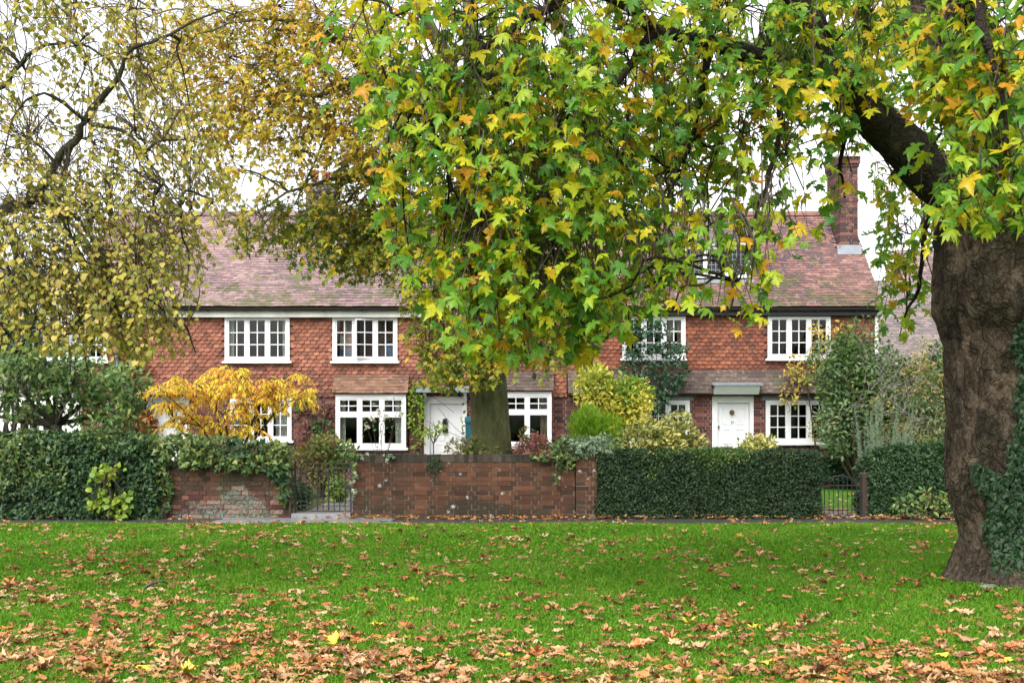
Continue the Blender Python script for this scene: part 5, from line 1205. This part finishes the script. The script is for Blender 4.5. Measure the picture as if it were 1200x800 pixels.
BK = [(985, 140, 26, 26, 5, 10.6, 11.4), (1045, 222, 30, 36, 9, 12.2, 13.5), (1020, 60, 50, 50, 16, 10.4, 11.5), (950, 50, 40, 40, 12, 9.8, 11), (960, 30, 60, 50, 30, 10.5, 13), (1015, 30, 50, 50, 26, 11.5, 14.5), (1000, 85, 40, 35, 10, 11.5, 14), (1060, 60, 40, 60, 20, 12.5, 15), (985, 175, 26, 46, 6, 11, 12.5), (1075, 235, 36, 40, 15, 12.8, 14.5), (1050, 285, 32, 30, 7, 12.8, 14.2), (1085, 320, 26, 40, 7, 12.8, 14), (1062, 372, 36, 18, 4, 12.8, 13.6), (1090, 130, 30, 40, 10, 12.6, 14.5), (640, 180, 170, 150, 22, 11.5, 14), (800, 90, 160, 70, 24, 12.5, 15)]
for b in BK: PT.bough(*b, dict(PL_, size=(.09, .145)))
RT = [(1110, 165, 40, 50, 12, 9.2, 11), (1150, 225, 45, 30, 14, 8.5, 10), (1195, 255, 30, 30, 9, 8.4, 10), (1100, 60, 60, 60, 24, 8.8, 11), (1150, 40, 60, 60, 30, 8.2, 10.4), (1180, 120, 40, 60, 16, 8.2, 9.8), (1120, 110, 40, 45, 10, 8.6, 10.4), (1170, 185, 40, 34, 7, 8.2, 9.4), (1125, 245, 42, 18, 4, 8.3, 9.), (1190, 215, 25, 40, 6, 8.2, 9.2)]
for b in RT: PT.bough(*b, dict(PL_, size=(.1, .16), len=(.3, .7)))
OFF = [(560, -70, 150, 50, 26, 9, 12), (800, -70, 150, 50, 26, 9, 13), (1040, -70, 150, 50, 26, 9, 13), (1290, 60, 90, 90, 26, 8.5, 12), (1320, 200, 80, 60, 14, 8.5, 12), (1280, -80, 120, 60, 20, 9, 13)]
for b in OFF: PT.bough(*b, dict(PL_, gap=.11, size=(.13, .2)), twigs=False)
PT.done(['lf_plane'])
# ivy on the trunk
R = cat(np.array(rings, float), 200); n = 22000
zz = rng.uniform(.0, 3.1, n); th = rng.uniform(-2.6, .6, n)      # angle 0 = +X, -pi/2 faces the camera
lim = np.interp(zz, [0, .25, .6, 1.0, 1.4, 1.8, 2.2, 3.1], [-2.1, -2.25, -2.3, -2.25, -2.05, -1.98, -1.9, -1.6])
wob = np.array([.5 * noise.noise(Vector((a * 2.2, b * 2.4, 7))) for a, b in zip(th, zz)])
kp = th + wob > lim; zz, th = zz[kp], th[kp]; ids = np.array([np.argmin(np.abs(R[:, 2] - z)) for z in zz])
u = np.stack([np.cos(th), np.sin(th), 0 * th], 1); pos = R[ids, :3] * [1, 1, 0] + np.array([0, 0, 1]) * zz[:, None] + u * (R[ids, 3] * 1.03 + .03 + rng.random(len(zz)) * .05)[:, None]
kp = np.array([noise.noise(Vector(q * 2.3)) > -.28 for q in pos]); pos, u = pos[kp], u[kp]; k = len(pos)
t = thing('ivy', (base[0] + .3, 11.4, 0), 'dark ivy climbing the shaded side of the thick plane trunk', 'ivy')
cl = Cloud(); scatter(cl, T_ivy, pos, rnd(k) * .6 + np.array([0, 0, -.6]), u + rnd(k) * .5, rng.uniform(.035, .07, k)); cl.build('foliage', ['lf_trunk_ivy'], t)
sb = MB()
for a0 in np.linspace(-1.7, .2, 9):
    pts = []
    for i in range(0, 150, 9):
        if R[i, 2] < 0 or R[i, 2] > 2.6: continue
        a_ = a0 + .25 * math.sin(R[i, 2] * 2 + a0 * 5) + .15 * R[i, 2]; pts.append(R[i, :3] + np.array([math.cos(a_), math.sin(a_), 0]) * (R[i, 3] * 1.04 + .02))
    sb.tube(cat(pts, 24), np.linspace(.016, .006, 24), 5)
sb.build('stems', ['twig'], t)

# --- middle tree behind the wall: straight mossy trunk, gold and olive crown
YM = 22.2
MT = Tree('maple_tree', P(577, 590, YM) * [1, 1, 0], 'maple with straight mossy trunk behind the brown wall and a gold and olive crown', 'bark_mid')
def tm_(px, py, rpx, Y=YM): q = P(px, py, Y); return (q[0], q[1], q[2], rpx * Y / F)
loft('trunk', [tm_(576, 604, 34), tm_(576, 585, 29), tm_(576, 550, 25), tm_(575, 520, 23.5), tm_(574, 480, 22), tm_(572, 440, 20.5), tm_(571, 400, 20), tm_(568, 330, 18), tm_(562, 240, 15), tm_(556, 150, 12), tm_(552, 40, 9), tm_(548, -100, 6)], 48, 90, .06, 'bark_mid', MT.t, 11., ridges=.025, fine=.012)
MT.limbs.append(cat([P(571, 400, YM), P(562, 240, YM), P(552, 40, YM), P(548, -100, YM)], 24))
MT.limb([P(566, 300, YM), P(540, 190, 21.6), P(512, 100, 21), P(470, 92, 20.6), P(430, 88, 20.2), P(392, 104, 19.8), P(362, 112, 19.4), P(300, 80, 19.2)], .15, .012, 26)
MT.limb([P(430, 88, 20.2), P(400, 52, 20), P(360, 30, 19.6), P(300, 22, 19.4), P(230, 40, 19)], .07, .008, 16)
MT.limb([P(569, 350, YM), P(520, 260, 21.4), P(470, 220, 20.8), P(410, 210, 20.2), P(350, 220, 19.8), P(300, 250, 19.6)], .08, .008, 20)
MT.limb([P(400, 112, 19.9), P(385, 150, 19.8), P(362, 205, 19.6), P(345, 240, 19.6)], .028, .01, 12, 6)
MT.limb([P(571, 390, YM), P(600, 300, 22.4), P(660, 200, 22.6), P(720, 120, 23)], .13, .01, 16)
MT.limb([P(572, 420, YM), P(545, 405, 21.6), P(515, 405, 21.2), P(495, 415, 21)], .07, .02, 10, 7)
MT.limb([P(556, 150, YM), P(500, 20, 21.6), P(430, -60, 21), P(330, -90, 20.6)], .13, .04, 16)
MT.limb([P(572, 425, YM), P(600, 415, 21.4), P(640, 410, 21)], .06, .02, 8, 6)
MT.bottom = ([180, 240, 270, 330, 380, 430, 465, 485, 520, 560, 600, 640, 680, 760], [225, 235, 300, 305, 332, 326, 345, 452, 458, 455, 445, 445, 440, 300])
MS = dict(len=(.5, 1.1), dir=np.array([-.25, -.25, -.45]), spread=.8, sag=.15, tr=.005, gap=.052, hang=.45, tilt=.55, density=.95, tm=T_acer, size=(.065, .12), cnt=1.3, br=.018, out=.5, reach=2.2)
GOLD = [(160, 60, 40, 60, 16), (190, 120, 36, 40, 14), (350, 190, 40, 22, 12), (410, 180, 40, 30, 16), (215, 40, 50, 50, 30), (265, 55, 60, 60, 48), (320, 30, 60, 50, 48), (330, 95, 60, 45, 46), (390, 40, 60, 55, 48), (395, 110, 60, 45, 38), (440, 60, 45, 60, 36), (255, 125, 50, 40, 26), (310, 150, 60, 35, 34), (370, 150, 55, 30, 26), (245, 165, 40, 22, 10), (440, 150, 45, 45, 28), (300, -60, 120, 40, 40), (440, -60, 100, 40, 36), (290, 215, 36, 26, 6), (250, 215, 30, 24, 5)]
GREEN = [(480, 120, 45, 60, 26), (420, 200, 50, 40, 34), (470, 230, 45, 45, 36), (350, 262, 42, 26, 24), (405, 265, 50, 32, 40), (450, 280, 45, 36, 36), (310, 268, 36, 16, 11), (388, 300, 30, 22, 14), (435, 308, 28, 20, 11), (490, 290, 34, 40, 24), (500, 345, 26, 36, 17), (520, 400, 32, 36, 22), (502, 430, 22, 28, 15), (540, 438, 34, 22, 20), (520, 452, 20, 16, 7), (568, 420, 34, 18, 14), (620, 408, 40, 26, 18), (660, 400, 40, 30, 16), (560, 350, 60, 50, 40), (640, 330, 70, 60, 40), (560, 200, 70, 90, 50), (660, 200, 80, 80, 44), (740, 180, 70, 70, 30), (290, 285, 26, 12, 5)]
for b in GOLD: MT.bough(*b, 18.2, 21.2, MS, 0)
for b in GREEN: MT.bough(*b, 19.2, 22.6, dict(MS, cnt=1.7 if b[0] < 500 else 1.3), 1)
MT.done(['lf_acer_gold', 'lf_acer_green'])

# --- lime tree at the left edge; its trunk stands outside the photograph
LT = Tree('lime_tree', (-6.6, 11.5, 0), 'lime tree with round yellowish leaves and long thin twigs hanging over the hedge', 'bark_lime')
loft('trunk', [(-6.6, 11.5, -.1, .48), (-6.6, 11.5, .2, .38), (-6.58, 11.5, 1., .31), (-6.5, 11.5, 2.2, .29), (-6.45, 11.5, 3.4, .27), (-6.3, 11.5, 5, .22), (-6.1, 11.5, 7, .14)], 32, 50, .08, 'bark_lime', LT.t, 2., ridges=.02)
LT.limbs.append(cat([(-6.5, 11.5, 2.2), (-6.3, 11.5, 5), (-6.1, 11.5, 7)], 12))
YT = 11.5
LT.limb([(-6.45, 11.5, 2.6), P(-60, 262, YT), P(8, 246, YT), P(36, 232, 11.4), P(60, 200, 11.3), P(84, 168, 11.2), P(100, 142, 11.2)], 0.068, 0.027, 18)
LT.limb([P(100, 142, 11.2), P(112, 122, 11.2), P(140, 92, 11.1), P(147, 66, 11.1), P(165, 52, 11), P(190, 45, 11), P(222, 26, 11), P(260, 12, 11)], 0.029, 0.008, 18, 7)
LT.limb([P(105, 146, 11.2), P(130, 150, 11.1), P(155, 160, 11), P(185, 205, 10.9), P(210, 240, 10.9)], 0.020, 0.005, 14, 6)
LT.limb([(-6.3, 11.5, 4.4), P(-20, 110, 11.4), P(15, 85, 11.2), P(40, 58, 11.1), P(90, 50, 11), P(130, 72, 11)], 0.031, 0.007, 16, 7)
LT.limb([P(40, 232, 11.4), P(85, 250, 11.3), P(110, 282, 11.1), P(150, 330, 11), P(200, 375, 10.8), P(230, 400, 10.7)], 0.024, 0.004, 18, 6)
LT.limb([P(84, 168, 11.2), P(70, 240, 11.3), P(95, 300, 11.2), P(128, 360, 11.1), P(150, 410, 11)], 0.020, 0.004, 16, 6)
LT.limb([P(0, 248, 11.5), P(20, 300, 11.4), P(40, 360, 11.2), P(60, 410, 11.1)], 0.024, 0.005, 14, 6)
LT.limb([P(130, 72, 11), P(160, 130, 10.9), P(195, 180, 10.8), P(240, 215, 10.7)], 0.014, 0.004, 14, 6)
LT.limb([P(100, 142, 11.2), P(55, 110, 11), P(20, 130, 10.9), P(5, 180, 10.8)], 0.017, 0.005, 12, 6)
LT.limb([(-6.2, 11.5, 6.), P(40, -60, 11.3), P(150, -50, 11.1), P(240, -20, 11)], 0.054, 0.012, 14, 7)
LT.bottom = ([-100, 0, 60, 120, 170, 215, 240, 270], [412, 405, 415, 415, 425, 415, 335, 250])
LS = dict(len=(.5, 1.15), dir=np.array([.35, -.05, -.75]), spread=.6, sag=.12, tr=.0042, gap=.042, hang=.5, tilt=.7, density=.8, tm=T_round, size=(.034, .06), clump=2.2, cut=-.22, br=.014, out=.3, reach=.75)
LB = [(20, 40, 60, 50, 22), (90, 30, 60, 45, 26), (160, 30, 50, 45, 22), (30, 110, 50, 50, 14), (100, 95, 45, 35, 12), (165, 95, 40, 45, 14), (215, 110, 40, 50, 12), (30, 190, 50, 50, 24), (110, 190, 50, 40, 12), (75, 220, 40, 40, 18), (170, 190, 45, 45, 16), (220, 190, 35, 45, 12), (20, 270, 45, 45, 18), (80, 285, 50, 40, 26), (130, 265, 45, 40, 24), (180, 260, 40, 40, 20), (225, 262, 30, 40, 9), (20, 350, 50, 36, 24), (75, 350, 50, 36, 28), (125, 350, 45, 40, 30), (175, 335, 40, 36, 22), (222, 322, 26, 40, 7), (30, 408, 50, 24, 20), (95, 405, 50, 24, 20), (150, 402, 36, 22, 14), (195, 385, 30, 20, 7), (225, 408, 20, 12, 3), (250, 250, 20, 30, 4), (100, -50, 150, 50, 40), (-60, 100, 60, 120, 40), (-70, 300, 60, 100, 40)]
for b in LB: LT.bough(*b, 10.3, 12.2, dict(LS, cnt=1.5 if b[1] > 230 else 1.3, cut=-.4 if b[1] > 230 else -.25))
LT.done(['lf_lime'])
# ------------------------------------------------------------------ light, sky, camera
SUN_EL, SUN_AZ = math.radians(48), math.radians(205)     # azimuth measured clockwise from +Y: behind the camera, slightly left
wd_ = bpy.data.worlds.new('World'); SC.world = wd_; wd_.use_nodes = True; nt = wd_.node_tree
sky = nt.nodes.new('ShaderNodeTexSky'); sky.sky_type = 'NISHITA'; sky.sun_disc = False; sky.sun_elevation = SUN_EL; sky.sun_rotation = SUN_AZ
sky.dust_density = 4.; sky.air_density = 1.; sky.ozone_density = 1.
hs = nt.nodes.new('ShaderNodeHueSaturation'); hs.inputs['Saturation'].default_value = .12
nt.links.new(sky.outputs[0], hs.inputs['Color']); bg = nt.nodes['Background']; nt.links.new(hs.outputs[0], bg.inputs['Color']); bg.inputs['Strength'].default_value = .15
L = bpy.data.lights.new('sun', 'SUN'); L.energy = .5; L.angle = math.radians(60); L.color = (1, .96, .9)
lo = bpy.data.objects.new('sun', L); COL.objects.link(lo)
dirv = Vector((math.sin(SUN_AZ) * math.cos(SUN_EL), math.cos(SUN_AZ) * math.cos(SUN_EL), math.sin(SUN_EL)))
lo.rotation_euler = dirv.to_track_quat('Z', 'Y').to_euler(); lo.location = (0, -10, 30)
cam = bpy.data.cameras.new('camera'); co = bpy.data.objects.new('camera', cam); COL.objects.link(co); SC.camera = co
co.location = (0, 0, EYE); co.rotation_euler = (math.pi / 2, 0, 0); cam.sensor_width = 36; cam.lens = 45; cam.shift_y = 90 / 1200; cam.clip_end = 3000; cam.clip_start = .1
SC.view_settings.view_transform = 'Standard'; SC.view_settings.look = 'None'; SC.view_settings.gamma = 1; SC.view_settings.use_curve_mapping = False
SC.view_settings.exposure = 1.45
SC.cycles.max_bounces = 8; SC.cycles.transparent_max_bounces = 12; SC.cycles.transmission_bounces = 6; SC.cycles.diffuse_bounces = 4
SC.cycles.use_denoising = True
